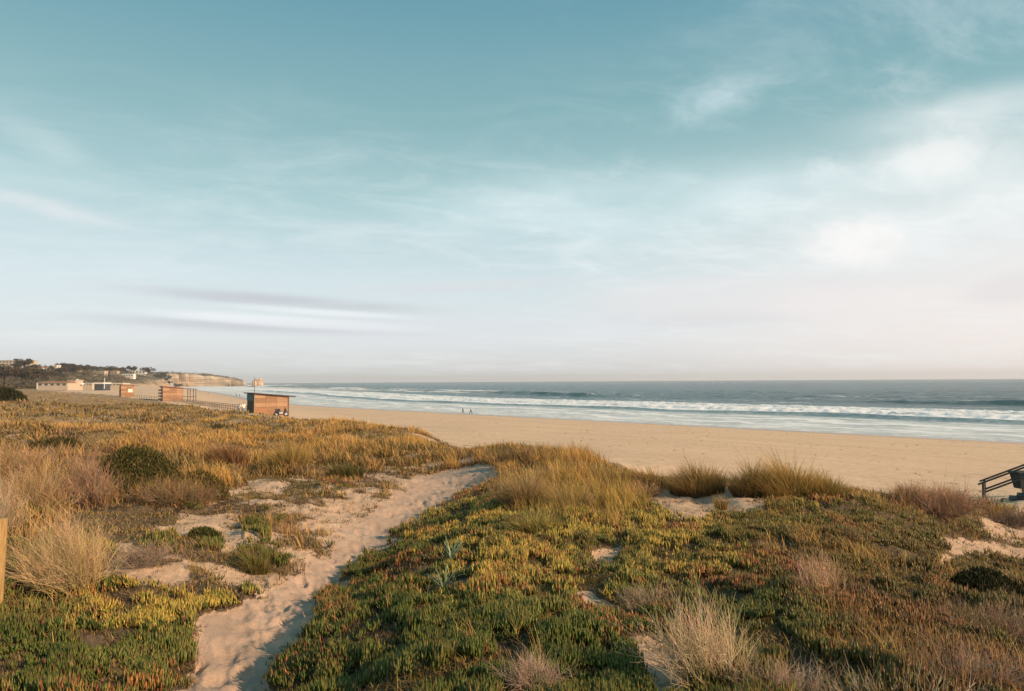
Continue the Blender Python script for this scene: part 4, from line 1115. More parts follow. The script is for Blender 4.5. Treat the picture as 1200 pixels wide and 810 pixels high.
wA = [gp(203, 473.0, 182), gp(232, 477.0, 150), gp(262, 481.5, 124), gp(284, 485.3, 108)]
wB = [(a[0] + 1.3, a[1] + 1.6, a[2]) for a in wA]
t = empty('boardwalk', wA[0]); tag(t, 'raised timber boardwalk descending from the middle hut to the largest hut', 'boardwalk')
mid = [((a[0] + b[0]) / 2 - wA[0][0], (a[1] + b[1]) / 2 - wA[0][1], a[2] - wA[0][2] - 0.08) for a, b in zip(wA, wB)]
strip_between('deck', mid, 2.0, 0.10, M_wood_grey, t)
for q in mid:
    bm = bmesh.new(); bm_box(bm, (q[0], q[1], q[2] - 0.6), (1.6, 0.2, 1.1)); obj('trestle', bm, M_wood_dark, t)
fence(wA, 'boardwalk_railing', 'nearer railing of the boardwalk between the middle hut and the largest hut', group='railings along the boardwalks')
fence(wB, 'boardwalk_railing', 'seaward railing of the boardwalk between the middle hut and the largest hut', group='railings along the boardwalks')
wC = [gp(132, 467.0, 232, 0.1), gp(160, 468.0, 222, 0.1), gp(184, 469.5, 200, 0.1)]
fence([gp(158, 467.0, 226), gp(184, 469.0, 204)], 'boardwalk_railing', 'low railing between the farthest hut and the middle hut', post_every=3, group='railings along the boardwalks')
t = empty('far_deck', wC[0]); tag(t, 'low dark timber deck in front of the farthest hut', 'deck')
strip_between('deck', [(a[0] - wC[0][0], a[1] - wC[0][1], a[2] - wC[0][2]) for a in wC], 2.2, 0.25, M_wood_dark, t)

# stairs at the right edge
S0 = hit(1153, 590); S0 = np.array([S0[0], S0[1], gz(S0[0], S0[1])])
D0 = S0[1]; kk = D0 / F
t = empty('beach_stairs', tuple(S0)); tag(t, 'dark wooden beach stairs with railings coming down to the sand at the right edge', 'stairs')
slope = 0.50; run = 8.0; wd = 1.35
hpost = 23.0 * kk
dirx = Vector((0.82, -0.57, 0)).normalized()
def sp(u, v, z): return Vector((dirx.x * u - dirx.y * v, dirx.y * u + dirx.x * v, z))
def post_at(u, v, z0, z1):
    bm = bmesh.new(); bm_bar(bm, sp(u, v, z0), sp(u, v, z1), 0.062, 8); return obj('post', bm, M_wood_dark, t)
for v in (0, wd):
    for u in (0.0, 2.0, 4.0, 6.0, 8.0):
        zz = slope * u
        post_at(u, v, -0.4 if u < 1 else zz - 1.0, hpost + zz - 0.02)
    for hz, ov in ((hpost, 0.22), (hpost * 0.50, 0.0)):
        bm = bmesh.new(); bm_bar(bm, sp(-ov, v, hz - ov * slope), sp(run, v, hz + run * slope), 0.045, 8); obj('rail', bm, M_wood_dark, t)
nst = 20
for i in range(nst):
    u = 0.7 + i * 0.34; z = 0.0 + (i + 1) * 0.17 - 0.05
    bm = bmesh.new(); bm_box(bm, sp(u + 0.17, wd / 2, z - 0.03), (0.36, wd - 0.1, 0.05), Matrix.Rotation(math.atan2(dirx.y, dirx.x), 3, 'Z')); obj('step', bm, M_wood_dark, t)
for v in (0.08, wd - 0.08):
    bm = bmesh.new()
    a, b = sp(0.9, v, -0.05), sp(run, v, slope * run - 0.3)
    d = b - a; bm_box(bm, (a + b) / 2, (0.05, d.length, 0.22), d.to_track_quat('Y', 'Z').to_matrix()); obj('stringer', bm, M_wood_dark, t)
# deck and beach bar at the head of the stairs, off the right of the frame
top = S0 + np.array([run, -0.3, slope * run])
# litter bin
bx, by = S0[0] + 3.0, S0[1] + 1.5
bzg = gz(bx, by)
t = empty('litter_bin', (bx, by, bzg), 0.1); tag(t, 'dark green black tapered litter bin behind the stair railing', 'bin')
bm = bmesh.new(); bm_bar(bm, (0, 0, 0.0), (0, 0, 0.42), 0.05, 8); obj('leg', bm, M_wood_dark, t)
bm = bmesh.new(); v = bm_box(bm, (0, 0, 0.80), (0.95, 0.7, 0.80))
for q in v:
    if q.co.z < 0.6: q.co.x *= 0.68; q.co.y *= 0.68
obj('bin_body', bm, M_bin, t, bevel=0.03)
obj('bin_lid', boxes([((0, 0, 1.235), (1.08, 0.80, 0.07))]), M_bin, t, bevel=0.02)

# wooden stake at the left edge
p = hit(-4, 716)
t = empty('wooden_stake', tuple(p)); t.rotation_euler = (0, math.radians(1.6), 0.5)
tag(t, 'yellow painted square wooden stake at the left edge', 'stake')
kk = p[1] / F
hst = 105 * kk
bm = bmesh.new(); bm_box(bm, (0, 0, hst / 2 - 0.1), (0.115, 0.115, hst + 0.2)); obj('stake', bm, M_wood_yel, t, bevel=0.006)

# motor scooter parked at the large hut
q = at_depth(329.5, 488.3, 101.5)
t = empty('motor_scooter', (q[0], q[1], q[2]), math.radians(25)); tag(t, 'dark parked motor scooter with pale side panels in front of the largest hut', 'scooter')
for sx, nm in ((-0.62, 'wheel'), (0.62, 'wheel')):
    bm = bmesh.new(); r = bmesh.ops.create_cone(bm, cap_ends=True, segments=24, radius1=0.36, radius2=0.36, depth=0.16)
    bmesh.ops.transform(bm, matrix=Matrix.Translation((sx, 0, 0.36)) @ Matrix.Rotation(PI / 2, 4, 'X'), verts=r['verts']); w = obj(nm, bm, M_black, t, bevel=0.04)
    bm = bmesh.new(); r = bmesh.ops.create_cone(bm, cap_ends=True, segments=16, radius1=0.20, radius2=0.20, depth=0.19)
    bmesh.ops.transform(bm, matrix=Matrix.Translation((sx, 0, 0.36)) @ Matrix.Rotation(PI / 2, 4, 'X'), verts=r['verts']); obj('rim', bm, M_greym, w)
bm = bmesh.new()
prof = [(-0.85, 0.55), (-0.8, 0.85), (-0.25, 0.95), (0.0, 0.62), (0.30, 0.5), (0.45, 1.12), (0.62, 1.1), (0.70, 0.6), (0.35, 0.28), (-0.35, 0.28)]
f = bm.faces.new([bm.verts.new((x, -0.16, z)) for x, z in prof]); e = bmesh.ops.extrude_face_region(bm, geom=[f])
bmesh.ops.translate(bm, vec=(0, 0.32, 0), verts=[g for g in e['geom'] if isinstance(g, bmesh.types.BMVert)]); bmesh.ops.recalc_face_normals(bm, faces=bm.faces)
obj('body', bm, M_black, t, bevel=0.03)
obj('side_panel', boxes([((-0.05, -0.19, 0.50), (0.5, 0.04, 0.26))]), M_greym, t, bevel=0.02)
obj('seat', boxes([((-0.5, 0, 1.0), (0.75, 0.3, 0.13))]), M_black, t, bevel=0.05)
bm = bmesh.new(); bm_bar(bm, (0.48, -0.34, 1.24), (0.48, 0.34, 1.24), 0.03, 8); bm_bar(bm, (0.5, 0, 1.0), (0.48, 0, 1.24), 0.035, 8); obj('handlebar', bm, M_black, t)

# ------------------------------------------------------------------ people
M_skin = simple_mat('skin', (0.45, 0.27, 0.18), 0.6, 0.05)
M_shirtw = simple_mat('white_shirt', (0.78, 0.74, 0.68), 0.8, 0.05)
M_jeans = simple_mat('blue_jeans', (0.13, 0.25, 0.38), 0.85, 0.2)
M_darkc = simple_mat('dark_clothing', (0.035, 0.04, 0.05), 0.85, 0.2)
M_greyc = simple_mat('grey_clothing', (0.3, 0.3, 0.32), 0.85, 0.2)
M_hair = simple_mat('dark_hair', (0.03, 0.02, 0.015), 0.7)
def skin_mesh(name, nodes, edges, root, mat, parent, sub=2):
    me = bpy.data.meshes.new(name); bm = bmesh.new(); ly = bm.verts.layers.skin.verify()
    vs = {}
    for k, (co, r) in nodes.items():
        v = bm.verts.new(co); v[ly].radius = (r, r); v[ly].use_root = (k == root); vs[k] = v
    for a, b in edges: bm.edges.new((vs[a], vs[b]))
    bm.to_mesh(me); bm.free(); me.materials.append(mat)
    o = link(name, me, parent)
    s = o.modifiers.new('skin', 'SKIN'); s.use_smooth_shade = True
    u = o.modifiers.new('sub', 'SUBSURF'); u.levels = sub; u.render_levels = sub
    return o
def person(loc, rot, label, shirt, trousers, H=1.72, stride=0.25, lean=0.0, arm=0.2, group=None):
    t = empty('person', tuple(loc), rot); tag(t, label, 'person', group)
    k = H / 1.72; L = lean
    def c(x, y, z): return (x * k, (y - L * max(0, z - 0.9)) * k, z * k)
    S = stride
    N = {'pel': (c(0, 0, 0.95), 0.12), 'wa': (c(0, 0, 1.10), 0.115), 'ch': (c(0, 0, 1.32), 0.13), 'nk': (c(0, 0, 1.47), 0.055), 'hd0': (c(0, 0, 1.56), 0.08), 'hd': (c(0, -0.01, 1.64), 0.085)}
    E = [('pel', 'wa'), ('wa', 'ch'), ('ch', 'nk'), ('nk', 'hd0'), ('hd0', 'hd')]
    for s, q in ((-1, 'l'), (1, 'r')):
        f = S * s
        N['hip' + q] = (c(s * 0.10, 0, 0.88), 0.09); N['kn' + q] = (c(s * 0.11, -f * 0.5 - 0.03, 0.48), 0.06); N['an' + q] = (c(s * 0.11, -f * 0.8 + 0.04, 0.09), 0.04); N['to' + q] = (c(s * 0.12, -f * 0.8 - 0.12, 0.04), 0.035)
        N['sh' + q] = (c(s * 0.18, 0, 1.40), 0.06); N['el' + q] = (c(s * 0.25, f * arm + 0.02, 1.13), 0.045); N['wr' + q] = (c(s * 0.24, f * arm * 1.6 - 0.1, 0.90), 0.03); N['ha' + q] = (c(s * 0.24, f * arm * 1.8 - 0.13, 0.82), 0.035)
        E += [('pel', 'hip' + q), ('hip' + q, 'kn' + q), ('kn' + q, 'an' + q), ('an' + q, 'to' + q), ('ch', 'sh' + q), ('sh' + q, 'el' + q), ('el' + q, 'wr' + q), ('wr' + q, 'ha' + q)]
    skin_mesh('body', N, E, 'pel', M_skin, t)
    grow = lambda keys, a: {q: (N[q][0], N[q][1] + a) for q in keys}
    ks = ['pel', 'wa', 'ch', 'shl', 'shr', 'ell', 'elr']
    skin_mesh('shirt', grow(ks, 0.03), [e for e in E if e[0] in ks and e[1] in ks], 'wa', shirt, t)
    ks = ['pel', 'hipl', 'hipr', 'knl', 'knr', 'anl', 'anr']
    skin_mesh('trousers', grow(ks, 0.025), [e for e in E if e[0] in ks and e[1] in ks], 'pel', trousers, t)
    hb = {'a': (c(0, 0.03, 1.66), 0.09), 'b': (c(0, 0.0, 1.72), 0.075)}
    skin_mesh('hair', hb, [('a', 'b')], 'a', M_hair, t)
    return t
q = at_depth(285.2, 486.6, 104.5); person((q[0], q[1], q[2]), 0.6, 'person in white top and light blue jeans by the largest hut', M_shirtw, M_jeans, 1.78, 0.05)
q = at_depth(280.8, 486.2, 106); person((q[0], q[1], q[2]), -0.5, 'person in pale clothes just left of the one in jeans at the boardwalk end', M_shirtw, simple_mat('pale_trousers', (0.55, 0.45, 0.34), 0.9), 1.65, 0.05)
def on_beach(px, D):
    x = (px - 600) / F * D; return (x, D, gz(x, D))
person(on_beach(542.2, 204), 1.2, 'dark clothed walker, left one of the pair at the water edge', M_darkc, M_darkc, 1.7, 0.35)
person(on_beach(551.5, 199), 1.0, 'walker in grey top, right one of the pair at the water edge', M_greyc, M_darkc, 1.85, 0.4)
G_F = 'tiny distant walkers on the wet sand'
person(on_beach(277.3, 478), 1.0, 'left one of two tiny distant walkers on the wet sand behind the huts', M_darkc, M_darkc, 1.75, 0.3, group=G_F)
person(on_beach(281.0, 470), 1.0, 'right one of two tiny distant walkers on the wet sand behind the huts', M_darkc, M_darkc, 1.7, 0.3, group=G_F)
person(on_beach(244.5, 520), 1.0, 'lone tiny figure on the beach farther left than the two distant walkers', M_darkc, M_greyc, 1.7, 0.3, group=G_F)

# ------------------------------------------------------------------ far buildings
def bearing_pt(px, D): return ((px - 600) / F * D, D)
def hit2(px, py):
    r = ray(px, py); ts = np.linspace(480, 1900, 600)
    P = CAM[None] + r[None] * ts[:, None] / r[1]
    k = np.where(P[:, 2] < base_h(P[:, 0], P[:, 1])[0])[0]
    return float(ts[k[0]]) if len(k) else 0.0
def building(px0, px1, ytop, ybot, D, wall, roofm, label, wins=(0, 0), gable=False, name='building', cat='building', depth=None):
    """box building whose front spans the given columns at distance D"""
    if D > 540:
        D = max(D, hit2((px0 + px1) / 2, ybot))
    pa = at_depth(px0, ybot, D); pb = at_depth(px1, ybot, D); top = at_depth((px0 + px1) / 2, ytop, D)[2]
    W = pb[0] - pa[0]; zb = pa[2]; H = top - zb; Dp = depth or min(14, max(8, W * 0.35))
    t = empty(name, (pa[0], D, zb), 0.0); tag(t, label, cat)
    roof_h = min(0.28 * H, 3.0) if roofm is not wall or gable else 0.4
    wh = H - roof_h
    obj('wall', boxes([((W / 2, Dp / 2, wh / 2 - 1.5), (W, Dp, wh + 3))]), wall, t)
    bm = bmesh.new()
    if gable:
        vs = [bm.verts.new(v) for v in [(-0.5, -0.5, wh), (W + 0.5, -0.5, wh), (W + 0.5, Dp + 0.5, wh), (-0.5, Dp + 0.5, wh), (0.8, Dp / 2, wh + roof_h), (W - 0.8, Dp / 2, wh + roof_h)]]
        for q in [(0, 1, 5, 4), (2, 3, 4, 5), (1, 2, 5), (3, 0, 4), (3, 2, 1, 0)]: bm.faces.new([vs[i] for i in q])
    else:
        bm_box(bm, (W / 2, Dp / 2, wh + roof_h / 2), (W + 0.6, Dp + 0.6, roof_h))
    obj('roof', bm, roofm, t)
    nx, nz = wins
    for i in range(nx):
        for j in range(nz):
            cx = W * (i + 0.5) / nx; cz = wh * (j + 0.5) / nz
            obj('window', boxes([((cx, -0.04, cz), (W / nx * 0.45, 0.2, wh / nz * 0.45))]), M_glass, t)
    return t, W, H, Dp
th, W, H, Dp = building(-14, 34.5, 422.2, 432, 790, M_cream, M_cream, 'long cream hotel block with rows of windows above the trees at the far left', (12, 3))
obj('roof_hut', boxes([((W * 0.57, Dp / 2, H + 0.9), (W * 0.07, 4, 1.8))]), M_roofd, th)
building(42, 49, 429.5, 435, 830, M_white, M_tile, 'small white house with a pink roof right of the hotel', (2, 1), True)
building(52, 58, 430, 435, 850, M_white, M_white, 'narrow white house on the skyline, second right of the hotel', (2, 1))
building(60, 66.5, 427.8, 434, 860, M_white, M_white, 'tallest of the white houses on the skyline between two dark trees', (2, 2))
building(78, 92, 434.5, 438.0, 900, M_white, M_white, 'low pale building among trees in the middle of the hillside', (5, 1))
building(109, 122, 434.8, 440.5, 900, M_cream, M_cream, 'wide cream house on the hillside, left one of the attached pair', (4, 2))
building(123, 137, 434.4, 438, 950, M_cream, M_tile, 'cream house with low orange roof, right one of the attached pair', (4, 1), True)
building(105.5, 109.5, 439.5, 442.5, 860, M_white, M_white, 'tiny white house just below the attached cream pair', (1, 1))
building(138, 156, 438.2, 442.0, 900, M_white, M_white, 'long white villa below the skyline villa', (6, 1))
building(151, 170, 433.6, 438.6, 1000, M_white, M_white, 'bright white villa highest on the slope above the huts', (5, 1))
building(43.5, 79, 447.0, 453.0, 430, M_cream, M_tile, 'long low white building with an orange roof at the back of the meadow', (5, 1), True, depth=9)
building(79.6, 88, 445.4, 452.6, 440, M_cream, M_cream, 'square beige building attached right of the long orange roofed one', (2, 1))
building(110.5, 120.5, 448.4, 454.3, 420, M_glass, M_white, 'dark open pavilion with a thin white roof beside the white pole', (0, 0))
building(97, 108, 448.8, 451.5, 460, M_cream, M_white, 'low cream wall building between the white sail tent and the pavilion', (3, 1))
building(124, 144, 449.3, 452, 470, M_cream, M_white, 'long low pale building right of the white pole, behind the farthest hut', (5, 1))
# sail tent
pa = at_depth(88, 452, 445); k = 445 / F
t = empty('white_tent', (pa[0], 445, pa[2])); tag(t, 'white curved sail tent right of the beige building', 'tent')
bm = bmesh.new(); n = 8
rows = []
for i in range(n + 1):
    u = i / n; x = u * 9 * k; z = (5.5 * (1 - u) ** 1.5 + 0.8) * k
    rows.append([bm.verts.new((x, 0, z)), bm.verts.new((x, 2.5, z + 0.7)), bm.verts.new((x, 5, z))])
for a, b in zip(rows[:-1], rows[1:]):
    for j in range(2): bm.faces.new([a[j], b[j], b[j + 1], a[j + 1]])
o = obj('canopy', bm, M_white, t); so = o.modifiers.new('s', 'SOLIDIFY'); so.thickness = 0.08
for u in (0.05, 0.5, 0.95):
    bm = bmesh.new(); bm_bar(bm, (u * 9 * k, 0.1, -1), (u * 9 * k, 0.1, (5.5 * (1 - u) ** 1.5 + 0.8) * k), 0.06, 6); obj('pole', bm, M_white, t)
# white pole
pa = at_depth(122.3, 454.5, 405); t_ = at_depth(122.3, 443, 405)
bm = bmesh.new(); bm_bar(bm, (0, 0, -0.5), (0, 0, t_[2] - pa[2]), 0.22, 8, 0.14); o = obj('white_pole', bm, M_white, None, tuple(pa)); tag(o, 'tall white pole beside the dark pavilion', 'pole')
pa = at_depth(43.3, 455.0, 400)
bm = bmesh.new(); bm_bar(bm, (0, 0, -0.5), (0, 0, 3.0), 0.2, 8); o = obj('white_post', bm, M_white, None, tuple(pa)); tag(o, 'short white post at the left end of the orange roofed building', 'post')

# ------------------------------------------------------------------ trees
def tree_meshes(seed, wide, tall, cols, nleaf=900, lobes=8):
    r = np.random.default_rng(seed)
    A = Acc()
    cen = np.stack([r.normal(0, wide * 0.24, lobes), r.normal(0, wide * 0.24, lobes), tall * r.uniform(0.55, 0.88, lobes)], 1)
    rad = r.uniform(0.16, 0.27, lobes) * wide
    li = r.integers(0, lobes, nleaf)
    d = r.normal(0, 1, (nleaf, 3)); d /= np.linalg.norm(d, axis=1, keepdims=True)
    pos = cen[li] + d * (rad[li] * r.uniform(0.5, 1.0, nleaf) ** 0.5)[:, None] * np.array([1, 1, 0.75])
    c = np.asarray(cols)[r.integers(0, len(cols), nleaf)] * r.uniform(0.7, 1.3, (nleaf, 1))
    s = wide * 0.045
    A.add(*blades(pos, np.full(nleaf, s * 2.2), np.full(nleaf, s * 1.6), r.uniform(0, 2 * PI, nleaf), r.uniform(0.3, 2.0, nleaf), r.normal(0, 0.3, nleaf), c, c))
    crown = A.mesh('crown', M_crown)
    bm = bmesh.new(); bm_bar(bm, (0, 0, -1), (0, 0, tall * 0.7), wide * 0.035, 8, wide * 0.015)
    for q in cen[:5]: bm_bar(bm, (0, 0, tall * 0.35), tuple(q), wide * 0.015, 6, wide * 0.006)
    me = bpy.data.meshes.new('trunk'); bm.to_mesh(me); bm.free(); me.materials.append(M_wood_dark)
    return crown, me
TC = [(0.045, 0.045, 0.028), (0.065, 0.058, 0.035), (0.09, 0.07, 0.045)]
protos = [tree_meshes(11, 9, 8, TC), tree_meshes(12, 12, 7, TC), tree_meshes(13, 7, 9, TC), tree_meshes(14, 10, 9, [(0.08, 0.055, 0.035), (0.12, 0.08, 0.05), (0.06, 0.05, 0.03)])]
protos = [tuple(protos[i]) for i in range(4)]
def tree(px, ybase, ytop, D, kind, label, group='trees on the far hillside'):
    b = at_depth(px, ybase, D); tz = at_depth(px, ytop, D)[2]
    g = gz(b[0], b[1]); zb = min(b[2], g) if g > 3 else b[2]
    tall = tz - b[2]
    base_t = [8, 7, 9, 9][kind]
    k = tall / (base_t * 0.98)
    t = empty('tree', (b[0], b[1], b[2]), float(rng.uniform(0, 6))); t.scale = (k, k, k); tag(t, label, 'tree', group)
    link('crown', protos[kind][0], t); link('trunk', protos[kind][1], t)
TL = [
 (28.5, 433, 423.0, 700, 1, 'dark umbrella pine rising in front of the right end of the cream hotel'),
 (20, 436, 426.5, 640, 0, 'dark tree below the hotel, left of the umbrella pine'),
 (5, 452, 430, 500, 0, 'large bare brown tree at the left edge, leftmost of the near row'),
 (17, 453, 431, 495, 3, 'large brown tree second from the left edge in the near row'),
 (30, 453, 433, 500, 0, 'large dark tree third from the left edge in the near row'),
 (38, 452, 437, 520, 3, 'brown tree at the right end of the near row at the left'),
 (-9, 453, 430, 500, 3, 'brown tree cut by the left edge of the photo'),
 (42.4, 434, 428, 820, 2, 'slim dark tree between the small pink roofed house and the umbrella pine'),
 (48.5, 443, 432, 640, 3, 'reddish brown tree on the slope below the white skyline houses'),
 (58.0, 434, 429, 840, 2, 'dark tree in front of the white skyline houses'),
 (81, 436, 428.2, 880, 1, 'biggest round topped tree on the skyline right of the white houses'),
 (87, 436, 429.5, 890, 0, 'dark skyline tree touching the right side of the biggest round topped one'),
 (99, 437, 430.4, 960, 1, 'flat topped skyline tree above the attached cream houses'),
 (129, 437, 430.5, 1010, 1, 'wide skyline tree above the orange roofed cream house'),
 (154, 437, 430.4, 1060, 1, 'dark skyline tree above the bright white villa'),
 (173, 439, 432.0, 1120, 1, 'skyline tree right of the bright white villa'),
]
for a in TL: tree(*a)
# smaller trees of the wooded slope, nothing tells them apart
cnt = 0
for i in range(900):
    px = rng.uniform(-60, 235); D = rng.uniform(560, 1450)
    x, y = bearing_pt(px, D); e, _ = hills(np.array([x]), np.array([y])); 
    if e[0] < 6 or px > 215 and rng.random() < 0.6: continue
    zg = gz(x, y); kind = int(rng.integers(0, 4)); k = rng.uniform(0.5, 1.0)
    qx, qy = project(x, y, zg + 5)
    if any(a - 1 < qx < b + 1 and tt - 1 < qy < bb + 2.5 for a, b, tt, bb in [(-14, 35, 420, 430), (42, 67, 427, 434), (78, 92, 434, 437), (105, 137, 434, 442), (138, 156, 437, 442), (151, 170, 433, 438)]): continue
    t = empty('tree', (x, y, zg - 0.5), float(rng.uniform(0, 6))); t.scale = (k * 1.25, k * 1.25, k)
    tag(t, 'one of the many small dark trees covering the far hillside', 'tree', 'small trees of the far wooded hillside')
    link('crown', protos[kind][0], t); link('trunk', protos[kind][1], t)
    cnt += 1
    if cnt >= 260: break
# scrub that reads as one mass
def scrub():
    A = Acc(); N = 90000
    px = rng.uniform(-80, 262, N); D = np.exp(rng.uniform(math.log(490), math.log(1750), N))
    x = (px - 600) / F * D; y = D
    h, n, s, e = base_h(x, y)
    _, cl = hills(x, y)
    p = sstep(0.42, 0.60, fbm(x / 35, y / 35, 601, 4)) * (e > 2.0) * (1 - 0.5 * cl) * (n < -20)
    p = np.maximum(p, ((px < 44) & (D > 488) & (D < 600)) * 0.9)
    p = np.maximum(p, ((px >= 44) & (px < 150) & (D > 480) & (D < 950)) * 0.4 * sstep(0.4, 0.5, fbm(x / 30, y / 60, 605, 3)) * (n < -95))
    k = rng.random(N) < p; x, y, h = x[k], y[k], h[k]; n_ = len(x)
    hh = fbm(x / 14, y / 14, 602, 3) * 5
    c = np.asarray([(0.045, 0.045, 0.025), (0.08, 0.065, 0.035), (0.13, 0.09, 0.05), (0.16, 0.12, 0.07)])[rng.integers(0, 4, n_)]
    c = var(c, n_, 0.15, 0.05)
    pos = np.stack([x, y, h + hh * rng.uniform(0, 1, n_)], 1)
    A.add(*blades(pos, rng.uniform(1.0, 2.4, n_), np.full(n_, 1.1), rng.uniform(0, 2 * PI, n_), rng.uniform(0.2, 1.6, n_), rng.normal(0, 0.3, n_), c, c))
    tag(link('hillside_scrub', A.mesh('hillside_scrub', M_crown)), 'brown green scrub covering the far hillside and the cliff tops', 'scrub', None, 'stuff')
scrub()

# ------------------------------------------------------------------ sea stack off the headland
def rock_mat():
    m, nt, b = new_mat('cliff_rock')
    tc = nd(nt, 'ShaderNodeTexCoord'); mp = nd(nt, 'ShaderNodeMapping'); mp.inputs['Scale'].default_value = (0.05, 0.05, 0.5)
    nt.links.new(tc.outputs['Object'], mp.inputs['Vector'])
    n = nd(nt, 'ShaderNodeTexNoise'); n.inputs['Detail'].default_value = 6; n.inputs['Scale'].default_value = 1.0; nt.links.new(mp.outputs[0], n.inputs['Vector'])
    r = ramp(nt, [(0.35, (0.34, 0.20, 0.11)), (0.6, (0.62, 0.47, 0.32))]); nt.links.new(n.outputs['Fac'], r.inputs['Fac'])
    nt.links.new(r.outputs['Color'], b.inputs['Base Color']); b.inputs['Roughness'].default_value = 0.9
    return m
M_rock = rock_mat()
def stack(px, ytop, wpx, D, label):
    k = D / F; c = at_depth(px, 449, D); H = at_depth(px, ytop, D)[2] + 3; Wr = wpx * k / 2
    th_ = np.linspace(0, 2 * PI, 49)[:-1]; lv = np.linspace(0, 1, 14)
    T, Lv = np.meshgrid(th_, lv); rr = Wr * (1 - 0.22 * Lv ** 1.5 + 0.25 * (fbm(np.cos(T) * 1.8 + 5, np.sin(T) * 1.8 + Lv * 2, 71, 4) - 0.5)) 
    rr = np.where(Lv > 0.93, rr * 0.9, rr)
    top = H * (0.8 + 0.25 * fbm(np.cos(T) * 1.5 + 9, np.sin(T) * 1.5, 72, 3))
    V = np.stack([np.cos(T) * rr, np.sin(T) * rr * 0.7, Lv * top - 3], -1).reshape(-1, 3)
    n = 48; Q = np.array([[i * n + j, i * n + (j + 1) % n, (i + 1) * n + (j + 1) % n, (i + 1) * n + j] for i in range(13) for j in range(n)])
    V = np.vstack([V, [0, 0, H * 0.9 - 3]]); b = 13 * n
    Tt = np.array([[b + j, b + (j + 1) % n, len(V) - 1] for j in range(n)])
    me = mesh_np('sea_stack', V, Q, Tt, None, False, M_rock)
    tag(link('sea_stack', me, None, (c[0], D, 0)), label, 'rock', None)
stack(303.5, 443.4, 11, 1760, 'larger pale sea stack standing off the tip of the headland')
stack(298.0, 445.2, 6, 1730, 'smaller pale rock between the headland tip and the larger sea stack')

# ------------------------------------------------------------------ haze
bm = bmesh.new(); bm_box(bm, (0, 0, 17), (19000, 19000, 108))
me = bpy.data.meshes.new('haze'); bm.to_mesh(me); bm.free()
hm = bpy.data.materials.new('haze'); hm.use_nodes = True; nt = hm.node_tree; nt.nodes.clear()
out = nt.nodes.new('ShaderNodeOutputMaterial'); pv = nt.nodes.new('ShaderNodeVolumePrincipled')
pv.inputs['Color'].default_value = (0.95, 0.96, 0.98, 1); pv.inputs['Density'].default_value = 0.00012; pv.inputs['Anisotropy'].default_value = 0.1
nt.links.new(pv.outputs[0], out.inputs['Volume']); me.materials.append(hm)
HAZE = True
if HAZE: tag(link('haze', me), 'thin sea haze over the coast', None, None, 'stuff')

# ------------------------------------------------------------------ light
SUN_EL = math.radians(26); sd = Vector((0.90, -0.44, 0)).normalized()
sdir = Vector((sd.x * math.cos(SUN_EL), sd.y * math.cos(SUN_EL), math.sin(SUN_EL)))
sl = bpy.data.lights.new('sun', 'SUN'); sl.energy = 4.4; sl.angle = math.radians(0.9); sl.color = (1.0, 0.70, 0.45)
so = bpy.data.objects.new('sun', sl); COL.objects.link(so); so.location = (0, 0, 60)
so.rotation_euler = (-sdir).to_track_quat('-Z', 'Y').to_euler()

w = bpy.data.worlds.new('World'); scene.world = w; w.use_nodes = True; nt = w.node_tree; nt.nodes.clear()
out = nt.nodes.new('ShaderNodeOutputWorld'); bg = nt.nodes.new('ShaderNodeBackground'); nt.links.new(bg.outputs[0], out.inputs['Surface'])
bg.inputs['Strength'].default_value = 0.12
sk = nt.nodes.new('ShaderNodeTexSky'); sk.sky_type = 'NISHITA'; sk.sun_disc = False; sk.sun_elevation = SUN_EL
sk.sun_rotation = math.atan2(sdir.x, sdir.y); sk.altitude = 0; sk.air_density = 1.0; sk.dust_density = 1.5; sk.ozone_density = 1.0
tc = nt.nodes.new('ShaderNodeTexCoord'); vec = tc.outputs['Generated']
sx = nt.nodes.new('ShaderNodeSeparateXYZ'); nt.links.new(vec, sx.inputs[0])
X, Y, Z = sx.outputs
def mr(v, a, b, lo=0.0, hi=1.0, sm=True):
    t = nt.nodes.new('ShaderNodeMapRange'); t.interpolation_type = 'SMOOTHSTEP' if sm else 'LINEAR'
    for n_, q in (('From Min', a), ('From Max', b), ('To Min', lo), ('To Max', hi)): t.inputs[n_].default_value = q
    nt.links.new(v, t.inputs['Value']); return t.outputs[0]
def wn(v, sc, det=5, ro=0.55, dist=0.0):
    t = nt.nodes.new('ShaderNodeTexNoise'); t.inputs['Scale'].default_value = sc; t.inputs['Detail'].default_value = det; t.inputs['Roughness'].default_value = ro; t.inputs['Distortion'].default_value = dist
    nt.links.new(v, t.inputs['Vector']); return t.outputs['Fac']
K = 1.0
# thin veil of the high atmosphere: paler towards the horizon, warmer on the sun's side
el = math_n(nt, 'ARCSINE', Z)
rz = ramp(nt, [(0.0, (4.4, 4.5, 4.6)), (0.10, (4.9, 5.15, 5.35)), (0.24, (4.3, 5.0, 5.2)), (0.42, (2.7, 4.0, 4.1)), (0.60, (1.65, 3.0, 3.15)), (0.85, (0.95, 2.25, 2.7)), (1.0, (0.8, 2.0, 2.5))])
nt.links.new(mr(el, 0.0, math.radians(32), sm=False), rz.inputs['Fac'])
base = mix(nt, 0.9, sk.outputs[0], rz.outputs['Color'])
warm = mr(X, 0.0, 0.65)
hz_f = math_n(nt, 'MULTIPLY', warm, mr(el, 0.36, 0.0))
base = mix(nt, math_n(nt, 'MULTIPLY', hz_f, 0.75), base, (6.3, 5.6, 5.3))
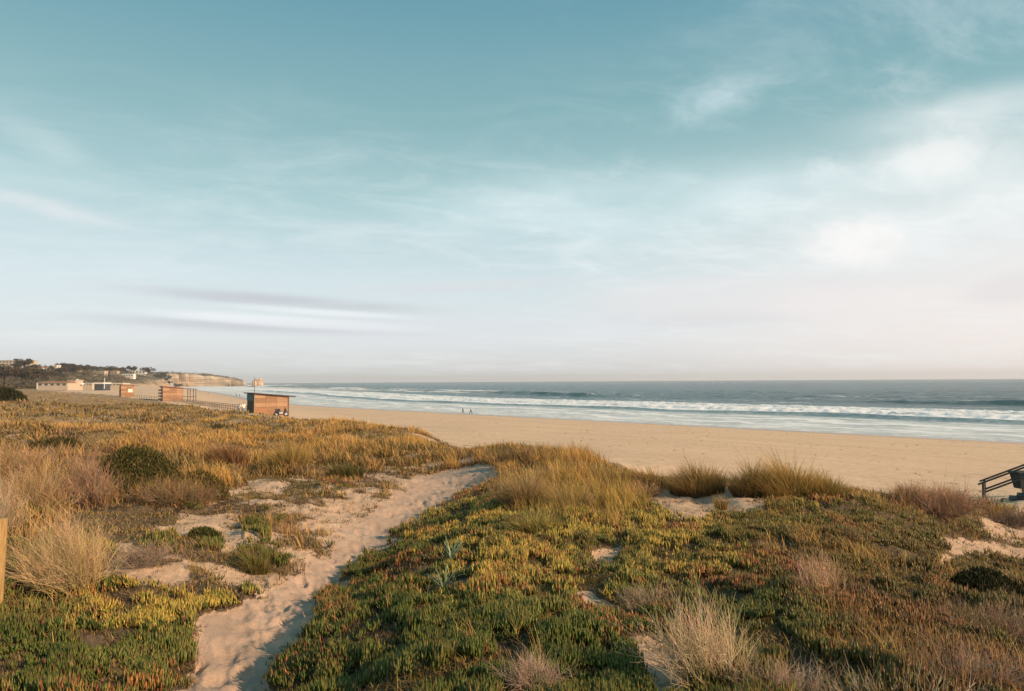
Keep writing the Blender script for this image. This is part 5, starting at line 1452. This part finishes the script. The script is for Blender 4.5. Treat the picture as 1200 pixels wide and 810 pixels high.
# cirrus sheet, laid on a plane overhead
zz = math_n(nt, 'ADD', math_n(nt, 'MAXIMUM', Z, 0.0), 0.09)
u = math_n(nt, 'DIVIDE', X, zz); v = math_n(nt, 'DIVIDE', Y, zz)
def cv(fu, fv, off, sh=0.0):
    c = nt.nodes.new('ShaderNodeCombineXYZ')
    nt.links.new(math_n(nt, 'ADD', math_n(nt, 'MULTIPLY', u, fu), math_n(nt, 'MULTIPLY', v, sh)), c.inputs['X']); nt.links.new(math_n(nt, 'MULTIPLY', v, fv), c.inputs['Y']); c.inputs['Z'].default_value = off
    return c.outputs[0]
c1 = wn(cv(1.0, 1.3, 1.0, -0.5), 2.2, 10, 0.68, 0.5)
c2 = wn(cv(0.35, 0.5, 4.0), 1.0, 4, 0.5)
cir = mr(math_n(nt, 'ADD', math_n(nt, 'MULTIPLY', c1, 0.6), math_n(nt, 'MULTIPLY', c2, 0.5)), 0.50, 0.74)
lo_m = math_n(nt, 'ADD', mr(el, 0.42, 0.20), math_n(nt, 'MULTIPLY', mr(X, -0.1, 0.5), 0.55))
cir = math_n(nt, 'MULTIPLY', cir, math_n(nt, 'MULTIPLY', math_n(nt, 'MINIMUM', lo_m, 1.0), mr(X, -0.5, 0.15, 0.45, 1.0)))
base = mix(nt, math_n(nt, 'MULTIPLY', cir, 0.55), base, (5.8, 6.05, 6.15))
def sky_dir(px, py):
    r = ray(px, py); return r / np.linalg.norm(r)
def cloud(px, py, wx, wy, col, amt, nsc=14.0, th=(0.36, 0.66), tilt=0.0):
    """a real cloud seen in one direction of the sky"""
    global base
    d = sky_dir(px, py); a0 = math.atan2(d[0], d[1]); e0 = math.asin(d[2])
    az = math_n(nt, 'ARCTAN2', X, Y)
    da = math_n(nt, 'SUBTRACT', az, a0); de = math_n(nt, 'SUBTRACT', el, e0)
    de = math_n(nt, 'ADD', de, math_n(nt, 'MULTIPLY', da, tilt))
    A2 = math_n(nt, 'POWER', math_n(nt, 'ABSOLUTE', math_n(nt, 'DIVIDE', da, wx / F)), 2.0); B2 = math_n(nt, 'POWER', math_n(nt, 'ABSOLUTE', math_n(nt, 'DIVIDE', de, wy / F)), 2.0)
    g = math_n(nt, 'EXPONENT', math_n(nt, 'MULTIPLY', math_n(nt, 'ADD', A2, B2), -1.0))
    c = nt.nodes.new('ShaderNodeCombineXYZ'); nt.links.new(math_n(nt, 'MULTIPLY', az, min(1.0, wy / wx * 2.2)), c.inputs['X']); nt.links.new(el, c.inputs['Y']); c.inputs['Z'].default_value = px * 0.013
    nz = wn(c.outputs[0], nsc, 6, 0.55, 0.4)
    f = mr(math_n(nt, 'MULTIPLY', g, math_n(nt, 'ADD', nz, 0.25)), th[0] * 0.6, th[1], 0, amt)
    base = mix(nt, f, base, col)
WH = (7.4, 7.15, 6.9); GR = (4.6, 4.75, 5.0)
cloud(330, 352, 190, 10, (3.6, 3.8, 4.1), 0.95, 18, (0.2, 0.9), 0.05)
cloud(300, 383, 200, 8, (3.8, 4.0, 4.3), 0.85, 18, (0.2, 0.9), 0.03)
cloud(820, 374, 160, 12, (4.4, 4.4, 4.6), 0.6, 18, (0.2, 0.9))
cloud(560, 335, 160, 9, (4.6, 4.7, 4.9), 0.55, 18, (0.2, 0.9), -0.04)
cloud(350, 378, 170, 8, (6.1, 6.3, 6.5), 0.6, 18, (0.3, 0.7), 0.05)
cloud(380, 366, 130, 5, (6.3, 6.5, 6.6), 0.5, 18, (0.3, 0.7), 0.05)
cloud(560, 385, 320, 22, (4.7, 4.9, 5.2), 0.45, 9, (0.3, 0.75))
cloud(50, 242, 90, 12, (6.0, 5.7, 5.8), 0.42, 22, (0.25, 1.0), 0.17)
cloud(50, 166, 60, 20, (5.6, 5.9, 6.0), 0.28, 16, (0.2, 1.0), 0.3)
cloud(998, 284, 62, 34, (6.8, 6.5, 6.25), 0.62, 26, (0.34, 0.75))
cloud(1095, 185, 75, 34, (6.7, 6.5, 6.35), 0.6, 26, (0.3, 0.85))
cloud(1150, 125, 130, 24, (6.9, 6.8, 6.8), 0.5, 16, (0.2, 1.0))
cloud(1120, 230, 220, 80, (6.4, 6.4, 6.4), 0.55, 12, (0.2, 1.1))
cloud(860, 348, 200, 30, (5.2, 5.1, 5.15), 0.6, 12, (0.3, 0.72))
cloud(990, 355, 120, 26, (5.9, 5.5, 5.4), 0.45, 12, (0.3, 0.72))
cloud(1195, 335, 55, 18, (5.0, 4.8, 4.9), 0.6, 14, (0.3, 0.66), -0.1)
cloud(830, 122, 90, 34, (5.2, 6.0, 6.3), 0.42, 26, (0.5, 1.05), -0.15)
cloud(740, 240, 330, 60, (5.7, 6.3, 6.5), 0.45, 14, (0.4, 0.85))
nt.links.new(base, bg.inputs['Color'])

# ------------------------------------------------------------------ render settings
scene.view_settings.view_transform = 'Standard'; scene.view_settings.look = 'None'; scene.view_settings.gamma = 1; scene.view_settings.exposure = 0.42
scene.render.engine = 'CYCLES'
cy = scene.cycles
cy.use_denoising = True
try: cy.denoiser = 'OPENIMAGEDENOISE'; cy.denoising_input_passes = 'RGB_ALBEDO_NORMAL'; cy.denoising_prefilter = 'ACCURATE'
except Exception: pass
cy.max_bounces = 6; cy.diffuse_bounces = 3; cy.glossy_bounces = 2; cy.transmission_bounces = 2; cy.volume_bounces = 0; cy.transparent_max_bounces = 8
cy.use_adaptive_sampling = True; cy.adaptive_threshold = 0.01
cy.sample_clamp_indirect = 6
